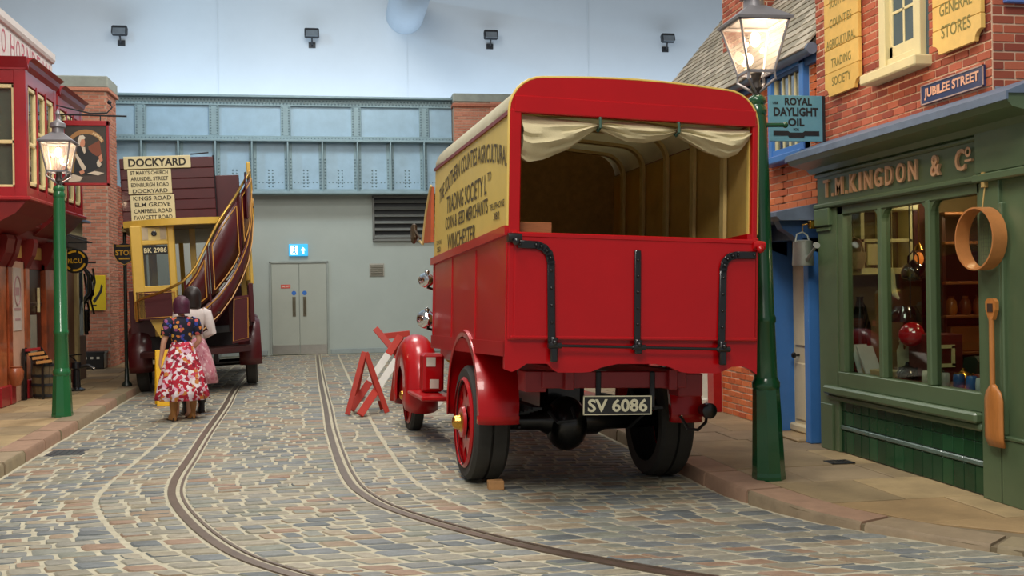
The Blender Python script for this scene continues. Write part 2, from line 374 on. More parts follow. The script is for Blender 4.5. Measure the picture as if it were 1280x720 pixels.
# ---------------------------------------------------------------- pavements
def pavement(name, line, side, xw, y_hi, seedv):
    """side +1: pavement lies to +x of the kerb line"""
    rnd = random.Random(seedv)
    b = MB()
    edge = catmull(line, 4)
    b.grid([[(p[0] + side * .02, p[1], PAVE - .012), (xw, p[1], PAVE - .012)] for p in edge])
    b.grid([[(p[0] + side * .02, p[1], -.2), (p[0] + side * .02, p[1], PAVE - .012)] for p in edge])
    pv = b.build(name, m_joint, kind='structure')
    kw = .30; acc = 0; run = [edge[0]]
    def inward(i):
        a = edge[max(i - 1, 0)]; c = edge[min(i + 1, len(edge) - 1)]; d = V((c[0] - a[0], c[1] - a[1], 0)).normalized()
        return V((d.y, -d.x, 0)) * side
    # resample by arc length
    pts = [V((edge[0][0], edge[0][1], 0))]; rs = []
    for i in range(len(edge) - 1):
        a, c = V((*edge[i], 0)), V((*edge[i + 1], 0)); L = (c - a).length; n = max(1, int(L / .05))
        for k in range(n): rs.append((a.lerp(c, k / n), inward(i).lerp(inward(i + 1), k / n)))
    i = 0
    while i < len(rs) - 4:
        n = int(rnd.uniform(.75, 1.05) / .05); seg = rs[i:min(i + n, len(rs))]
        if len(seg) < 4: break
        k = MB(); m = max(3, len(seg) // 5); idx = [round(q * (len(seg) - 1)) for q in np.linspace(0, 1, m)]
        ring = []
        for q in idx:
            p, nn = seg[q]
            e = .008 if q == 0 else (-.008 if q == len(seg) - 1 else 0); t = V((-nn.y, nn.x, 0)) * -side
            p = p + t * e * 1.0; w = rnd.uniform(-.006, .006)
            ring.append([p + nn * w + V((0, 0, -.2)), p + nn * (w + .004) + V((0, 0, PAVE - .022)), p + nn * (.022 + w) + V((0, 0, PAVE + .004)), p + nn * kw + V((0, 0, PAVE + .004)), p + nn * kw + V((0, 0, PAVE - .03))])
        k.grid(ring); f0 = tuple(range(5)); nn_ = len(k.v)
        k.f += [tuple(range(4, -1, -1)), tuple(range(nn_ - 5, nn_))]; k.mi += [0, 0]
        k.build('kerb_stone', m_kerb, pv, smooth=True); i += n
    # flags in courses along the street
    y = line[0][1] + .05
    if side > 0: y = 4.9
    while y < y_hi:
        h = rnd.uniform(.62, .95); x = xw; first = True
        xe = min(xat(line, yy) for yy in (y, y + h)) if side < 0 else max(xat(line, yy) for yy in (y, y + h))
        if side > 0: xe = max(xat(KR, max(yy, 5.3)) for yy in (y, y + h))
        kx = lambda yy: (xat(line, yy) + side * (kw + .012))
        while True:
            w_ = rnd.uniform(.5, .95); x2 = x - side * w_; g = .006; done = False
            lim0, lim1 = kx(y), kx(y + h)
            if side > 0 and y < 7.0:
                lim0 += .10 * min(1, (7.0 - y) / 1.2) + (.25 if y < 5.6 else 0); lim1 += .10 * min(1, max(0, 7.0 - y - h) / 1.2)
            if (x2 - lim0) * side < .25 or (x2 - lim1) * side < .25: done = True; a0, a1 = lim0, lim1
            else: a0 = a1 = x2
            if (x - a0) * side > .08 and (x - a1) * side > .08:
                q = [(a0 + side * g, y + g), (x - side * g, y + g), (x - side * g, y + h - g), (a1 + side * g, y + h - g)]
                k = MB(); cx = sum(p[0] for p in q) / 4; cy = sum(p[1] for p in q) / 4; dz = rnd.uniform(-.002, .002)
                vs = [(p[0], p[1], PAVE - .03) for p in q] + [(p[0], p[1], PAVE - .004 + dz) for p in q] + [(p[0] + (cx - p[0]) * .03, p[1] + (cy - p[1]) * .03, PAVE + dz) for p in q]
                k.add(vs, [(i, (i + 1) % 4, (i + 1) % 4 + 4, i + 4) for i in range(4)] + [(i + 4, (i + 1) % 4 + 4, (i + 1) % 4 + 8, i + 8) for i in range(4)] + [(8, 9, 10, 11)])
                if side < 0: k.f = [f[::-1] for f in k.f]
                k.build('flagstone', m_flag, pv)
            x = x2
            if done: break
        y += h
    return pv
pavement('pavement', KR, 1, 5.0, 17.5, 11)
pavement('pavement', KL, -1, -6.5, 26.5, 12)
# ---------------------------------------------------------------- end walls of the hall
b = MB(); b.box((-9, 28.5, -.3), (14, 28.7, 6.6)); b.build('wall_back', m_wall, kind='structure')
b = MB(); b.box((-22, 31.0, -.3), (26, 31.2, 14)); wb = b.build('wall_back_upper', m_wall2, kind='structure')
b = MB()
for x in (-11, -3.15, 2.3, 7.85, 13.3): b.box((x - .012, 30.985, 6), (x + .012, 31.0, 14))
b.build('panel_joint', m_wall2, wb)
b = MB(); b.box((-6.0, 28.46, 0), (-1.72, 28.5, .14), .01); b.box((-.06, 28.46, 0), (5, 28.5, .14), .01); b.build('baseboard_back', mat('skirting_grey', '#8e9a9a', .5), kind='structure')
b = MB(); b.lathe([(.56, -30), (.56, 0)], 28, (2.25, 31.05, 9.86), (0, 1, 0))
tag(b.build('ventilation_duct', mat('duct_paint', '#aab9c6', .45, var=.03), smooth=True), 'fat round pale grey duct running into the high end wall', 'duct')
for x, z, w_ in ((-5.79, 9.09, 'floodlight on the high wall above the maroon bus, farthest left'), (-.47, 9.16, 'floodlight on the high wall just left of the round duct'), (4.79, 9.25, 'floodlight on the high wall just right of the round duct'), (10.3, 9.29, 'floodlight on the high wall beside the brick chimney')):
    t = thing('floodlight', 'small black ' + w_, 'floodlight', (x, 31.0, z), group=None)
    k = MB(); k.obox((0, -.28, .04), (.42, .2, .26), (radians(-18), 0, 0), .03); k.build('lamp_housing', m_iron, t)
    k = MB(); k.obox((0, -.385, .01), (.34, .02, .19), (radians(-18), 0, 0)); k.build('lens', mat('lamp_lens', '#6e7880', .1), t)
    k = MB(); k.tube([(0, 0, -.25), (0, -.16, -.25), (0, -.22, -.08)], .025, 6); k.box((-.1, -.03, -.33), (.1, 0, -.17)); k.build('bracket', m_iron, t)
# double door
D = bpy.data.objects.new('door_1', None); COL.objects.link(D); D.location = (-.875, 28.5, 0); D['kind'] = 'structure'
m_door = mat('door_grey', '#a3aaa0', .45, var=.04, scale=2)
b = MB(); b.box((-.775, -.07, 0), (-.73, .02, 2.5), .006); b.box((.73, -.07, 0), (.775, .02, 2.5), .006); b.box((-.775, -.07, 2.46), (.775, .02, 2.52), .006); b.build('door_frame', mat('door_frame_grey', '#959e98', .45), D)
for s in (-1, 1):
    b = MB(); b.box((s * .365 - .36, -.045, .015), (s * .365 + .36, 0, 2.455), .006); lf = b.build('door_leaf', m_door, D)
    b = MB(); b.box((s * .365 - .355, -.05, .02), (s * .365 + .355, -.045, .27)); b.build('kick_plate', m_steel, lf)
    b = MB(); b.box((s * .14 - .045, -.052, 1.03), (s * .14 + .045, -.045, 1.56)); b.tube([(s * .14, -.05, 1.1), (s * .14, -.1, 1.12), (s * .14, -.1, 1.48), (s * .14, -.05, 1.5)], .014, 8); b.build('pull_handle', mat('worn_bronze', '#6f6a5a', .4, .8), lf)
    b = MB(); b.lathe([(.06, 0), (.06, .004)], 20, (s * .14, -.045, 1.66), (0, -1, 0)); b.build('door_sticker', mat('mandatory_blue', '#2a68b8', .4), lf)
b = MB(); b.box((-.48, -.052, 1.79), (-.23, -.045, 1.89)); o = b.build('door_sign', mat('sign_red', '#c8402c', .4), D)
b = MB(); text(b, 'FIRE EXIT', (-.355, -.052, 1.84), (1, 0, 0), (0, 0, 1), .2, .05, depth=.002); b.build('lettering', m_white, o)
t = thing('exit_sign', 'lit blue and white emergency exit sign above the grey double door', 'sign', (-.88, 28.5, 2.65))
b = MB(); b.box((-.25, -.08, 0), (.25, 0, .32), .01); b.build('sign_box', emit('exit_blue', '#2f9fd0', 1.0), t)
mw = emit('exit_white', '#f4ffff', 1.3)
b = MB(); b.prism([(.06, -.086, .15), (.125, -.086, .24), (.19, -.086, .15), (.15, -.086, .15), (.15, -.086, .06), (.10, -.086, .06), (.10, -.086, .15)], (0, .005, 0)); b.build('arrow', mw, t)
b = MB(); b.box((-.2, -.083, .04), (-.02, -.08, .28)); b.build('doorway_symbol', mw, t)
b = MB(); b.lathe([(.022, 0), (.022, .004)], 12, (-.09, -.084, .25), (0, -1, 0)); b.prism([(-.12, -.087, .22), (-.08, -.087, .225), (-.09, -.087, .14), (-.05, -.087, .06), (-.075, -.087, .05), (-.11, -.087, .11), (-.16, -.087, .06), (-.17, -.087, .08), (-.125, -.087, .14)], (0, .003, 0)); b.build('running_figure', emit('exit_green', '#1f8fc4', .8), t)
# louvres
t = thing('louvre_vent', 'large dark louvred vent in the grey wall under the blue girder', 'vent', (2.2, 28.5, 3.07))
b = MB(); b.box((-1.07, -.02, .0), (1.07, .1, 1.17)); b.build('dark_backing', mat('vent_dark', '#35383a', .8), t)
b = MB(); b.box((-1.1, -.1, -.04), (1.1, 0, .03), .005); b.box((-1.1, -.1, 1.14), (1.1, 0, 1.2), .005); b.box((-1.1, -.1, 0), (-1.04, 0, 1.17), .005); b.box((1.04, -.1, 0), (1.1, 0, 1.17), .005); b.build('frame', mat('vent_grey', '#6d706c', .5), t)
for i in range(6):
    b = MB(); b.obox((0, -.06, .1 + i * .19), (2.08, .15, .015), (radians(38), 0, 0)); b.build('slat', mat('vent_grey', '#6d706c', .5), t)
t = thing('air_grille', 'small square slatted grille in the grey wall right of the double door', 'grille', (1.2, 28.5, 2.08))
b = MB(); b.box((-.2, -.03, 0), (.2, 0, .35), .008); b.build('frame', mat('vent_pale', '#a29f94', .5), t)
for i in range(6):
    b = MB(); b.obox((0, -.035, .05 + i * .05), (.34, .04, .012), (radians(35), 0, 0)); b.build('slat', mat('vent_brown', '#7d7a6c', .5), t)
# ---------------------------------------------------------------- brickwork
_unit = {}
def unit_brick(m):
    if m.name not in _unit:
        k = MB(); k.box((-.5, -.5, -.5), (.5, .5, .5), .035); _unit[m.name] = k.mesh('brick', m)
    return _unit[m.name]
def bricks(parent, axis, base, u0, u1, v0, v1, m, n_single=0, holes=(), ok=None, L=.225, H=.075, g=.014, proud=.007, depth=.03, key=None, name='bricks', seedv=1):
    """a face of stretcher bond: axis 'x' faces -x (or +x when depth<0) at x=base with u along y; axis 'y' faces -y at y=base with u along x"""
    rnd = random.Random(seedv); cells = []; r = 0; v = v0
    while v < v1 - .02:
        va, vb = v + g / 2, min(v + H, v1) - g / 2; off = 0 if r % 2 == 0 else -L / 2; u = u0 + off
        while u < u1 - .02:
            ua, ub = max(u, u0) + g / 2, min(u + L, u1) - g / 2
            if ub - ua > .03:
                segs = [(ua, ub)]
                for (h0, h1, k0, k1) in holes:
                    if vb > k0 + .01 and va < k1 - .01:
                        ns = []
                        for (p, q) in segs:
                            if q <= h0 or p >= h1: ns.append((p, q))
                            else:
                                if h0 - p > .03: ns.append((p, h0 - g / 2))
                                if q - h1 > .03: ns.append((h1 + g / 2, q))
                        segs = ns
                for p, q in segs:
                    if ok is None or ok((p + q) / 2, (va + vb) / 2): cells.append((p, q, va, vb, rnd.uniform(-.003, .004)))
            u += L
        v += H; r += 1
    sing = set()
    if n_single:
        cs = sorted(range(len(cells)), key=key and (lambda i: key((cells[i][0] + cells[i][1]) / 2, (cells[i][2] + cells[i][3]) / 2)) or (lambda i: i)); sing = set(cs[:n_single])
    rest = MB(); o0 = wl(parent); sg = -1 if depth > 0 else 1
    for i, (p, q, a, c, d) in enumerate(cells):
        f = base + sg * (proud + d); bk = base - sg * .01
        lo, hi = ((min(f, bk), p, a), (max(f, bk), q, c)) if axis == 'x' else ((p, min(f, bk), a), (q, max(f, bk), c))
        if i in sing:
            o = link('brick', unit_brick(m), parent); o.location = (V(lo) + V(hi)) / 2 - o0; o.scale = V(hi) - V(lo)
        else:
            x0, y0, z0 = lo; x1, y1, z1 = hi; e = .004
            if axis == 'x':
                xf, xb = (x0, x1) if sg < 0 else (x1, x0)
                vs = [(xb, y0, z0), (xb, y1, z0), (xb, y1, z1), (xb, y0, z1), (xf, y0 + e, z0 + e), (xf, y1 - e, z0 + e), (xf, y1 - e, z1 - e), (xf, y0 + e, z1 - e)]
            else:
                xf, xb = (y0, y1) if sg < 0 else (y1, y0)
                vs = [(x0, xb, z0), (x1, xb, z0), (x1, xb, z1), (x0, xb, z1), (x0 + e, xf, z0 + e), (x1 - e, xf, z0 + e), (x1 - e, xf, z1 - e), (x0 + e, xf, z1 - e)]
            rest.add(vs, [(0, 1, 5, 4), (1, 2, 6, 5), (2, 3, 7, 6), (3, 0, 4, 7), (4, 5, 6, 7)])
    if rest.f: rest.build(name, m, parent, world=True, kind='stuff')
    return len(cells)
# left abutment with its pier
t = thing('brick_pier', 'tall pinkish brick pier with stone cap behind the hanging pub sign', 'pier', (-5.5, 26, 0))
b = MB(); b.box((-6.4, 24.4, 0), (-4.9, 25.4, 6.3)); b.box((-6.4, 25.4, 0), (-4.95, 28.49, 4.26)); b.build('brick_core', m_pointing, t, world=True)
bricks(t, 'y', 24.4, -6.4, -4.9, 0.06, 6.3, m_brick3, 0)
bricks(t, 'x', -4.9, 24.4, 25.4, 0.06, 6.3, m_brick3, 0, depth=-.03, name='side_bricks')
bricks(t, 'x', -4.95, 25.4, 28.49, 0.06, 4.26, m_brick, 0, depth=-.03, name='abutment_bricks')
b = MB(); b.box((-6.45, 24.34, 6.22), (-4.84, 25.46, 6.3), .01); b.build('string_course', m_brick3, t, world=True)
b = MB(); b.box((-6.42, 24.36, 6.3), (-4.86, 25.44, 6.56), .02); b.build('stone_cap', mat('cap_stone', '#9aa096', .8, var=.12), t, world=True)
t = thing('brick_pier', 'tall orange brick pier with stone cap behind the red lorry', 'pier', (5.2, 28.2, 0))
b = MB(); b.box((3.3, 27.9, 0), (7.2, 28.49, 6.75)); b.build('brick_core', m_pointing, t, world=True)
bricks(t, 'y', 27.9, 3.3, 7.2, 3.5, 6.75, m_brick3, 0)
b = MB(); b.box((4.3, 27.85, 0), (4.6, 27.9, 6.75)); b.build('pilaster_strip', m_brick3, t, world=True)
b = MB(); b.box((3.26, 27.82, 6.62), (7.2, 28.49, 6.7), .01); b.build('string_course', m_brick3, t, world=True)
b = MB(); b.box((3.28, 27.86, 6.75), (7.2, 28.49, 6.98), .02); b.build('stone_cap', mat('cap_stone', '#9aa096', .8, var=.12), t, world=True)
# ---------------------------------------------------------------- riveted girder
t = thing('railway_girder', 'riveted blue grey iron girder bridge spanning the end of the street', 'bridge', (-1.2, 28.3, 4.3))
X0, X1 = -5.75, 3.28; ups = [-6.7, -4.84, -2.99, -1.15, .7, 2.52, 4.3]; los = [-5.72, -4.8, -3.88, -2.95, -2.02, -1.1, -.2, .72, 1.6, 2.5]
def gb(name, *boxes, m=m_girder2, bev=.008):
    k = MB()
    for a, c in boxes: k.box(a, c, bev)
    return k.build(name, m, t, world=True)
gb('top_flange', ((X0, 28.02, 6.82), (X1, 28.5, 6.88))); gb('top_plate', ((X0, 28.18, 6.62), (X1, 28.24, 6.82)))
gb('middle_flange', ((X0, 28.0, 5.66), (X1, 28.3, 5.71))); gb('middle_plate', ((X0, 28.18, 5.71), (X1, 28.24, 5.83)))
gb('bottom_flange', ((X0, 27.98, 4.28), (X1, 28.5, 4.35))); gb('bottom_plate', ((X0, 28.2, 4.35), (X1, 28.24, 4.42)))
riv = MB()
def rivet(x, y, z, r=.026):
    vs = [(x + r * cos(a * pi / 3), y, z + r * sin(a * pi / 3)) for a in range(6)] + [(x, y - .016, z)]
    riv.add(vs, [(a, (a + 1) % 6, 6) for a in range(6)])
for i in range(len(ups) - 1):
    a, c = max(ups[i], X0), min(ups[i + 1], X1)
    gb('web_panel', ((a, 28.25, 5.7), (c, 28.29, 6.82)), m=m_girder, bev=0)
for x in ups:
    if X0 < x < X1:
        gb('cover_strip', ((x - .13, 28.19, 5.83), (x + .13, 28.25, 6.62)))
        for k in range(11):
            for d in (-.085, .085): rivet(x + d, 28.19, 5.88 + k * .07)
for i in range(len(los)):
    a = los[i]; c = los[i + 1] if i + 1 < len(los) else X1
    gb('lower_panel', ((a, 28.26, 4.35), (c, 28.3, 5.66)), m=m_girder, bev=0)
    gb('stiffener', ((a - .02, 28.0, 4.35), (a + .02, 28.26, 5.66)))
    gb('angle_iron', ((a - .1, 28.235, 4.35), (a + .1, 28.262, 5.66)), bev=.004)
    for k in range(10):
        for d in (-.065, .065): rivet(a + d, 28.235, 4.45 + k * .085)
    m_ = (a + c) / 2
    if c - a > .6:
        for k in range(6):
            for d in (-.05, .05): rivet(m_ + d, 28.26, 4.5 + k * .085)
        for k in range(7): rivet(a + .16 + k * (c - a - .32) / 6, 28.26, 4.6, .018)
x = X0 + .05
while x < X1:
    rivet(x, 28.18, 6.68); rivet(x + .045, 28.18, 6.76); rivet(x, 28.18, 5.77, .018); x += .09
riv.build('rivets', mat('rivet_paint', '#6d858c', .5), t, world=True, kind='stuff')
# ---------------------------------------------------------------- right side: shop
m_green = mat('olive_green_paint', '#54684a', .38, var=.06, coat=.25)
m_green2 = mat('olive_green_shadow_panel', '#4d6044', .4, var=.06)
m_tile = mat('bottle_green_tile', ['#1a4428', '#163c24', '#1e4a2c', '#183f27', '#204e30'], .22, var=.15, spec=.35)
m_grout = mat('tile_grout', '#86a086', .7)
m_gold = mat('wood_letter', '#d2a680', .5, var=.12)
m_glass = glass('shop_window_glass', '#e6ece6', .96)
m_cream = mat('cream_paint', '#d8cc9c', .45, var=.06)
m_yellowboard = mat('ochre_board', ['#e2b962', '#deb45c', '#e6be68'], .55, var=.10, scale=6)
m_boardtext = mat('olive_lettering', '#7d7434', .6)
m_blue = mat('bright_blue_paint', '#3f78bd', .4, var=.06, coat=.2)
m_bluedk = mat('deep_blue_paint', '#2b4c78', .45, var=.08)
m_wood = mat('varnished_ash', '#b9773a', .4, var=.16, scale=4, stretch=(8, 8, 1.2), coat=.3)
m_darkwood = mat('dark_mahogany', '#3e1d14', .45, var=.25, scale=5)
shop = thing('shop', 'olive green corner shop front with brick upper storey under the street name plate', 'shop', (4.7, 8.2, 0))
def bx(parent, name, m, *boxes, bev=.006, smooth=False, label=None):
    k = MB()
    for a, c in boxes: k.box(a, c, bev)
    return k.build(name, m, parent, world=True, smooth=smooth, label=label)
# upper storey
wl_ = MB(); wl_.box((4.76, 6.86, 2.85), (7.0, 9.63, 5.0)); wl_ = wl_.build('brick_wall', m_pointing2, shop, world=True)
win_hole = (7.66, 8.37, 3.42, 5.0)
bricks(wl_, 'x', 4.76, 6.86, 9.63, 3.0, 4.68, m_brick, 300, holes=[win_hole], L=.18, H=.067, g=.014, key=lambda u, v: u + v * .5, seedv=4)
bricks(wl_, 'y', 6.86, 4.76, 6.6, 2.98, 4.6, m_brick, 200, L=.18, H=.067, g=.014, key=lambda u, v: u, seedv=5)
# upper window
wn = bx(shop, 'window', m_cream, ((4.70, 7.70, 3.46), (4.80, 7.80, 4.9)), ((4.70, 8.24, 3.46), (4.80, 8.34, 4.9)), ((4.72, 7.8, 3.46), (4.8, 8.24, 3.56)))
bx(wn, 'window_sill', m_cream, ((4.60, 7.62, 3.38), (4.78, 8.5, 3.47)), bev=.012)
bx(wn, 'sash', m_cream, ((4.745, 7.8, 3.56), (4.785, 7.85, 4.9)), ((4.745, 8.19, 3.56), (4.785, 8.24, 4.9)), ((4.745, 7.8, 3.56), (4.785, 8.24, 3.66)), ((4.75, 8.01, 3.6), (4.78, 8.035, 4.9)), ((4.75, 7.8, 3.93), (4.78, 8.24, 3.955)), ((4.75, 7.8, 4.3), (4.78, 8.24, 4.325)), bev=.003)
bx(wn, 'pane', glass('upper_window_glass', '#cfd9dd', .8), ((4.762, 7.84, 3.64), (4.766, 8.2, 4.9)), bev=0)
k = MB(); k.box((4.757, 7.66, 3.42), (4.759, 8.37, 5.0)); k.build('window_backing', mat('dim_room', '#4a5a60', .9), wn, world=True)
# cornice and fascia
k = MB(); k.prism([(4.80, 6.2, 2.70), (4.64, 6.2, 2.72), (4.60, 6.2, 2.76), (4.44, 6.2, 2.80), (4.40, 6.2, 2.84), (4.40, 6.2, 2.88), (4.80, 6.2, 2.92)], (0, 3.36, 0)); k.build('cornice', m_green, shop, world=True)
k = MB(); k.prism([(4.385, 6.18, 2.84), (4.385, 6.18, 2.895), (4.77, 6.18, 3.04), (4.77, 6.18, 2.885), (4.40, 6.18, 2.882), (4.40, 6.18, 2.84)], (0, 3.40, 0)); k.prism([(4.77, 6.18, 2.88), (7.0, 6.18, 2.88), (7.0, 6.85, 2.97), (4.77, 6.85, 3.04)], (0, 0, .02)); k.build('lead_flashing', m_lead, shop, world=True)
bx(shop, 'fascia', m_green, ((4.68, 6.92, 2.42), (4.80, 9.5, 2.74)))
bx(shop, 'fascia_moulding', m_green, ((4.64, 6.9, 2.37), (4.8, 9.52, 2.42)), ((4.655, 6.9, 2.675), (4.7, 9.52, 2.715)), bev=.014)
fr, fu = (0, -1, 0), (0, 0, 1)
y_ = 9.33
spec = [('T', .12), ('.', .03), ('M', .15), ('.', .03), ('K', .13), ('I', .045), ('N', .14), ('G', .14), ('D', .135), ('O', .15), ('N', .14), (' ', .1), ('&', .15), (' ', .1), ('C', .14)]
gap = .055
for ch, wd in spec:
    wd *= .88
    if ch != ' ':
        k = MB()
        if ch == '.': k.box((4.66, y_ - wd, 2.475), (4.68, y_, 2.505))
        elif ch == 'I': k.box((4.66, y_ - wd, 2.475), (4.68, y_, 2.64))
        else:
            v_, f_, _a = text_geo(ch, .015)
            for dp in (0.0, .022): text(k, ch, (4.68, y_ - wd / 2, 2.557), fr, fu, wd, .165, bold=.015, depth=dp)
            # sides of the raised letter
            n_ = len(v_); ed = {}
            for f in k.f[:len(f_)]:
                for a, c in zip(f, f[1:] + f[:1]): ed[(a, c)] = 1
            for (a, c) in list(ed):
                if (c, a) not in ed: k.f.append((a, c, c + n_, a + n_)); k.mi.append(0)
        k.build('letter', m_gold, shop, world=True)
    y_ -= wd + gap
k = MB(); text(k, 'o', (4.66, y_ + .01, 2.605), fr, fu, .075, .075, bold=.02, depth=.004); k.box((4.655, y_ - .03, 2.535), (4.68, y_ + .05, 2.55)); k.build('letter', m_gold, shop, world=True)
# pilasters
bx(shop, 'pilaster', m_green, ((4.68, 9.12, PAVE), (4.80, 9.50, 2.37)), ((4.66, 9.22, PAVE), (4.7, 9.46, .5)))
bx(shop, 'pilaster_capital', m_green, ((4.64, 9.2, 2.2), (4.7, 9.5, 2.37)), ((4.66, 9.22, 2.15), (4.7, 9.5, 2.2)), bev=.01)
rp = bx(shop, 'pilaster', m_green, ((4.69, 6.1, PAVE), (4.80, 6.93, 2.42)), ((4.665, 6.68, PAVE), (4.7, 6.91, 2.42)), ((4.665, 6.1, PAVE), (4.7, 6.7, .52)), ((4.665, 6.1, .52), (4.7, 6.2, 2.42)))
bx(rp, 'panel_moulding', m_green, ((4.655, 6.2, .52), (4.7, 6.68, .55)), ((4.66, 6.64, .55), (4.7, 6.68, 2.2)), bev=.008)
bx(shop, 'console_block', m_green, ((4.64, 6.1, 2.42), (4.80, 6.92, 2.74)), ((4.62, 6.1, 2.36), (4.8, 6.93, 2.42)), bev=.01)
# window
ys = [9.12, 8.36, 7.62, 6.94]
sw = bx(shop, 'shop_window', m_green, ((4.69, 9.02, .82), (4.79, 9.12, 2.37)), ((4.69, 6.90, .82), (4.79, 6.97, 2.37)), ((4.69, 6.9, 2.29), (4.79, 9.12, 2.38)), ((4.68, 6.92, .68), (4.8, 9.14, .82)))
for y in ys[1:3]:
    k = MB(); k.box((4.685, y - .032, .82), (4.78, y + .032, 2.3), .008)
    for s in (-1, 1):
        pts = [(4.70, y + s * .03, 2.30), (4.70, y + s * .03, 2.16)] + [(4.70, y + s * (.03 + .13 * (1 - cos(q))), 2.17 + .13 * sin(q)) for q in (.3, .6, .9, 1.2, 1.5)]
        k.prism(pts, (.06, 0, 0))
    k.build('mullion', m_green, sw, world=True)
for a, c in ((8.36, 9.06), (7.62, 8.36), (6.94, 7.62)):
    bx(sw, 'pane', m_glass, ((4.735, a, .8), (4.741, c, 2.3)), bev=0)
bx(shop, 'window_sill', m_green, ((4.62, 6.93, .60), (4.8, 9.34, .68)), ((4.66, 6.93, .54), (4.8, 9.34, .60)), bev=.018)
# tiled stallriser
bx(shop, 'stallriser', m_grout, ((4.722, 6.9, PAVE), (4.8, 9.2, .56)), bev=0)
n = 16
for r, (z0, z1) in enumerate(((PAVE + .01, .27), (.325, .45), (.455, .55))):
    for i in range(n):
        y0 = 6.92 + i * 2.26 / n
        bx(shop, 'tile', m_tile, ((4.705, y0 + .003, z0), (4.73, y0 + 2.26 / n - .003, z1)), bev=.004)
for i in range(8):
    y0 = 6.92 + i * 2.26 / 8
    bx(shop, 'border_tile', mat('grey_green_tile', ['#5a7068', '#546a62'], .2, coat=.4), ((4.695, y0 + .003, .277), (4.73, y0 + 2.26 / 8 - .003, .318)), bev=.008)
# interior
m_in = mat('shop_inner_wall', '#6a5838', .8, var=.12); m_in2 = mat('shop_inner_floor', '#5c3a20', .6, var=.2)
bx(shop, 'interior', m_in, ((4.79, 9.42, PAVE), (6.9, 9.5, 2.75)), ((6.85, 6.95, PAVE), (6.9, 9.5, 2.75)), ((4.79, 6.92, PAVE), (6.9, 6.98, 2.75)), ((4.8, 6.95, 2.6), (6.9, 9.5, 2.68)), bev=0)
bx(shop, 'window_bed', m_in2, ((4.79, 6.95, .74), (5.55, 9.42, .80)), ((4.8, 6.95, PAVE), (6.9, 9.42, PAVE + .04)), bev=0)
lamp('shop_lamp', 'POINT', (5.35, 7.6, 2.45), 15, (1.0, .78, .5), .06); lamp('shop_lamp', 'POINT', (5.9, 8.7, 2.45), 15, (1.0, .78, .5), .06)
m_ivory = mat('ivory_enamel', '#d9cf9a', .4); m_brass = mat('brass', '#c79a45', .25, 1.0); m_enam = mat('black_enamel', '#0c0d10', .12, coat=.8)
m_redd = mat('dark_red_wood', '#5a1c18', .4, var=.2); m_terra = mat('terracotta', '#b0623c', .6)
t = thing('wall_cabinet', 'cream wall cabinet with open shelves on the end wall inside the shop window', 'cabinet', (5.3, 9.3, 1.75))
bx(t, 'side_panel', m_ivory, ((4.98, 9.22, 1.76), (5.02, 9.42, 2.36)), bev=.003); bx(t, 'side_panel', m_ivory, ((5.24, 9.22, 1.76), (5.27, 9.42, 2.36)), bev=.003); bx(t, 'side_panel', m_ivory, ((5.48, 9.22, 1.76), (5.52, 9.42, 2.36)), bev=.003)
bx(t, 'shelf', m_ivory, ((4.95, 9.16, 1.73), (5.76, 9.42, 1.79)), bev=.004); bx(t, 'shelf', m_ivory, ((4.98, 9.22, 2.04), (5.52, 9.42, 2.07)), bev=.003)
bx(t, 'cabinet_top', m_ivory, ((4.95, 9.16, 2.34), (5.56, 9.42, 2.41)), bev=.01); bx(t, 'door', m_ivory, ((5.04, 9.2, 1.82), (5.22, 9.23, 2.02)), bev=.004)
t = thing('tall_dresser', 'dark mahogany dresser with shelves deep inside the shop', 'dresser', (6.1, 9.2, .1))
bx(t, 'carcass', m_darkwood, ((5.72, 9.3, .1), (6.5, 9.41, 2.3)), ((5.72, 9.05, .1), (5.76, 9.41, 2.3)), ((6.46, 9.05, .1), (6.5, 9.41, 2.3)))
for z in (.95, 1.3, 1.62, 2.0, 2.28): bx(t, 'shelf', mat('shelf_wood', '#8a5228', .5, var=.2), ((5.72, 9.0, z), (6.5, 9.41, z + .03)))
bx(t, 'curtain', mat('maroon_curtain', '#47130f', .8, var=.25), ((5.56, 9.26, 1.8), (5.78, 9.3, 2.5)))
for x, z, lab in ((5.85, 1.33, 'first'), (6.0, 1.33, 'second'), (6.14, 1.33, 'third'), (6.3, 1.33, 'fourth')):
    k = MB(); k.lathe([(.045, 0), (.06, .05), (.05, .13), (.025, .16), (.03, .18)], 12, (x, 9.12, z)); tag(k.build('jar', mat('amber_glaze', ['#8a4a1e', '#a0622c', '#6d3a1c'], .2), smooth=True), lab + ' small amber glazed jar from the left in the row on the dresser shelf', 'jar', group='amber jars on the dresser shelf')
k = MB(); k.box((5.8, 9.05, .98), (6.35, 9.3, 1.22), .01); tag(k.build('wooden_box', mat('crate_wood', '#9a5f2c', .5, var=.2), smooth=False), 'long orange brown wooden box on the low dresser shelf inside the shop', 'box')
t = thing('hanging_lantern', 'small brass lantern with an orange glow hanging inside the shop window', 'lantern', (5.45, 9.0, 1.78))
k = MB(); k.lathe([(.03, 0), (.05, .02), (.045, .03)], 12); k.lathe([(.05, .17), (.03, .21), (.01, .24)], 12); k.tube([(0, 0, .24), (0, 0, .8)], .005, 5); k.build('lantern_frame', m_brass, t, smooth=True)
k = MB(); k.ball((0, 0, .09), .042, 12, 8, (1, 1, 1.5)); k.build('lantern_glass', emit('orange_glow', '#d8722c', .9), t, smooth=True)
t = thing('kettle', 'black enamel kettle hung high in the middle of the shop window', 'kettle', (5.12, 8.55, 1.66))
k = MB(); k.lathe([(.06, 0), (.1, .03), (.11, .08), (.08, .14), (.03, .17), (.012, .19)], 16); k.build('pot', m_enam, t, smooth=True)
